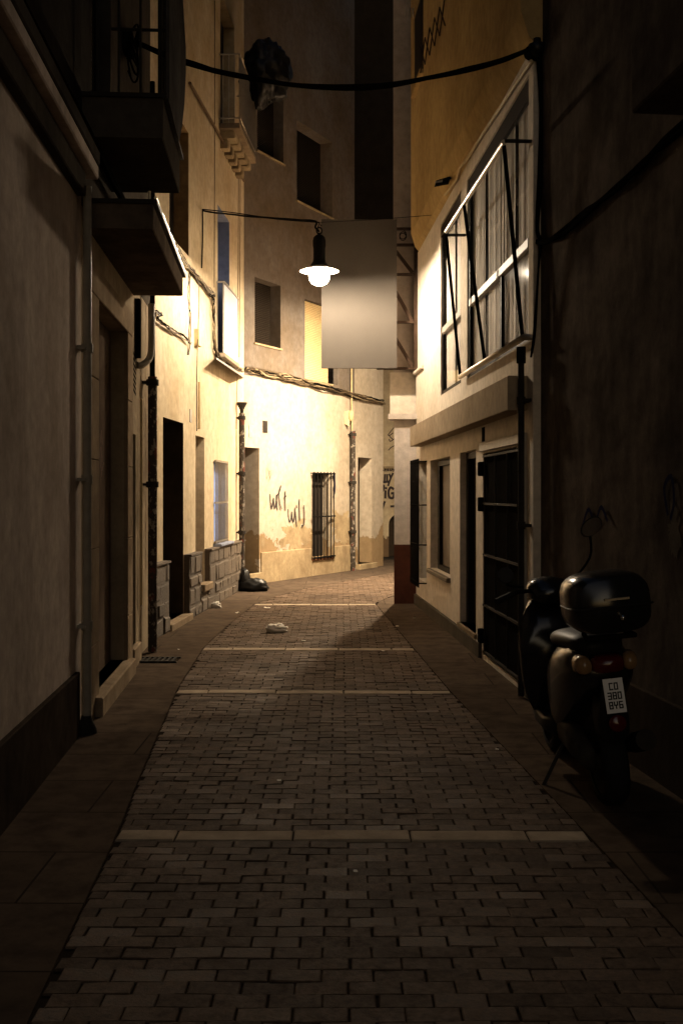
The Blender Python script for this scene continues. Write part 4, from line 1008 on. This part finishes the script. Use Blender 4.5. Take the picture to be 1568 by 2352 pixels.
m = MB(); m.lathe((.03, -.262, 1.04), [(0, -.006), (.014, -.004), (.014, .02)], 12, 'y'); sb('lock', m, 'chrome', tb)
m = MB(); m.tube([(-.10, .02, .94), (-.12, -.12, .93), (.12, -.12, .93), (.10, .02, .94)], .014); sb('luggage_rack', m, 'black')
m = MB(); m.loft([((.0, -.035, .775), .07, .035, 4), ((0, .0, .78), .085, .045, 3.5), ((0, .06, .78), .09, .05, 3)], 20); sb('tail_light', m, 'redlens')
for s in (-1, 1):
    m = MB(); m.loft([((s * .115, -.02, .778), .028, .034, 2.4), ((s * .12, .02, .78), .038, .048, 2.4), ((s * .125, .08, .78), .04, .05, 2.4)], 16); sb('indicator', m, 'amberlens')
m = MB(); m.loft([((0, -.05, .66), .06, .03, 3), ((0, -.02, .5), .075, .12, 3), ((0, .1, .5), .08, .14, 3)], 16); sb('mudguard', m, 'scootmatt')
pl = sb('number_plate', MB().hexa([(-.05, -.085, .545), (.05, -.085, .545), (.05, -.081, .545), (-.05, -.081, .545), (-.05, -.055, .713), (.05, -.055, .713), (.05, -.051, .713), (-.05, -.051, .713)]), 'plate', label='white three line number plate')
SEG = {'0': 'abcdef', '3': 'abgcd', '8': 'abcdefg', 'C': 'afed', 'Y': 'fbgm', 'G': 'afedcg', 'B': 'abcdefg', 'O': 'abcdef'}
def plate_text(mb, txt, cx, cz, w, h, gap):
    n = len(txt); x = cx - (n * w + (n - 1) * gap) / 2
    for ch in txt:
        sg_ = {'a': ((0, 1), (1, 1)), 'b': ((1, 1), (1, .5)), 'c': ((1, .5), (1, 0)), 'd': ((0, 0), (1, 0)), 'e': ((0, 0), (0, .5)), 'f': ((0, .5), (0, 1)), 'g': ((0, .5), (1, .5)), 'm': ((.5, .5), (.5, 0))}
        for s in SEG[ch]:
            (a, b), (c, d) = sg_[s]; t = .0032
            X0, X1 = sorted((x + a * w, x + c * w)); Z0, Z1 = sorted((cz + (b - .5) * h, cz + (d - .5) * h)); X0 -= t; X1 += t; Z0 -= t; Z1 += t
            yy = lambda z: -.0865 + (z - .545) / .168 * .03
            mb.face([(X0, yy(Z0), Z0), (X1, yy(Z0), Z0), (X1, yy(Z1), Z1), (X0, yy(Z1), Z1)])
        x += w + gap
m = MB(); plate_text(m, 'C0', 0, .675, .015, .030, .010); plate_text(m, '380', 0, .629, .015, .030, .010); plate_text(m, 'BYG', 0, .583, .015, .030, .010); sb('plate_lettering', m, 'plateink', pl)
m = MB(); m.lathe((0, -.08, .49), [(0, -.012), (.035, -.008), (.045, .0), (.045, .01)], 16, 'y'); sb('reflector', m, 'redlens')
def wheel(name, y, z, r, wd):
    m = MB(); m.lathe((0, y, z), [(r * .72, -wd), (r * .9, -wd), (r * .985, -wd * .6), (r, 0), (r * .985, wd * .6), (r * .9, wd), (r * .72, wd)], 36, 'x'); t = sb(name, m, 'rubber')
    m = MB(); m.lathe((0, y, z), [(r * .74, -wd * .8), (r * .66, -wd * .5), (.05, -wd * .4), (.04, -wd), (0, -wd)], 24, 'x'); m.lathe((0, y, z), [(r * .74, wd * .8), (r * .66, wd * .5), (.05, wd * .4), (.04, wd), (0, wd)], 24, 'x'); sb('rim', m, 'darkiron', t)
wheel('wheel', .22, .23, .23, .06); wheel('wheel', 1.42, .23, .23, .055)
m = MB(); m.loft([((0, 1.18, .40), .06, .03, 2.5), ((0, 1.3, .47), .075, .05, 2.5), ((0, 1.45, .49), .075, .04, 2.5), ((0, 1.62, .42), .05, .03, 2.5)], 16); sb('front_mudguard', m, 'scoot')
m = MB(); m.tube([(.0, 1.36, .7), (0, 1.42, .23)], .02); m.tube([(.05, 1.36, .62), (.075, 1.42, .23)], .014); sb('fork', m, 'chrome')
m = MB(); m.tube(smooth([(.10, .62, .28), (.15, .45, .24), (.17, .25, .30), (.17, .05, .36)], 5), [.02] * 5 + [.035] * 5 + [.055] * 6, 14); sb('exhaust', m, 'darkiron')
m = MB(); m.loft([((-.10, .18, .26), .035, .06, 3), ((-.10, .45, .30), .05, .09, 3), ((-.10, .72, .30), .04, .07, 3)], 14); sb('engine_case', m, 'darkiron')
m = MB(); m.tube([(-.33, 1.1, 1.03), (-.2, 1.17, 1.06), (0, 1.24, 1.05), (.2, 1.17, 1.06), (.33, 1.1, 1.03)], .013); sb('handlebar', m, 'black')
for s in (-1, 1):
    m = MB(); m.tube([(s * .35, 1.09, 1.025), (s * .23, 1.155, 1.055)], .019, 10); sb('grip', m, 'rubber')
    m = MB(); m.tube([(s * .34, 1.15, 1.03), (s * .2, 1.22, 1.05)], .007); sb('brake_lever', m, 'chrome')
    m = MB(); x = .26 if s > 0 else -.22; z = 1.36 if s > 0 else 1.12
    m.tube(smooth([(s * .15, 1.22, 1.08), (x + s * .02, 1.22, (1.08 + z) / 2), (x + s * .03, 1.2, z)], 4), .008)
    mm = sb('mirror', m, 'black')
    cc = Vector((x + s * .04, 1.19, z + .05)); k = .07 if s > 0 else .045; tl = .6 if s > 0 else -.9
    ring = [(math.cos(a) * k, math.sin(a) * .045) for a in [2 * math.pi * i / 20 for i in range(20)]]
    Rm = lambda u, v, d: cc + Vector((u * math.cos(tl) - v * math.sin(tl), d, u * math.sin(tl) + v * math.cos(tl)))
    m = MB(); F = [Rm(u * 1.12, v * 1.12, .0) for u, v in ring]; B = [Rm(u * .7, v * .7, .035) for u, v in ring]
    m.mesh(F + B, [tuple(range(20)), tuple(range(39, 19, -1))] + [(i, 20 + i, 20 + (i + 1) % 20, (i + 1) % 20) for i in range(20)]); sb('mirror_shell', m, 'scootmatt', mm)
    m = MB(); m.face([Rm(u, v, -.012) + Vector((0, .14 * (Rm(u, v, 0).z - cc.z), 0)) for u, v in ring]); sb('mirror_glass', m, 'mirror' if s > 0 else 'scootmatt', mm)
m = MB(); m.tube([(-.12, .65, .25), (-.28, .60, .02)], .011); m.tube([(-.30, .58, .018), (-.25, .62, .018)], .014); sb('side_stand', m, 'darkiron')
sc_root.location = (1.43, 5.52, .015); sc_root.rotation_euler = (0, R(-6), R(2))
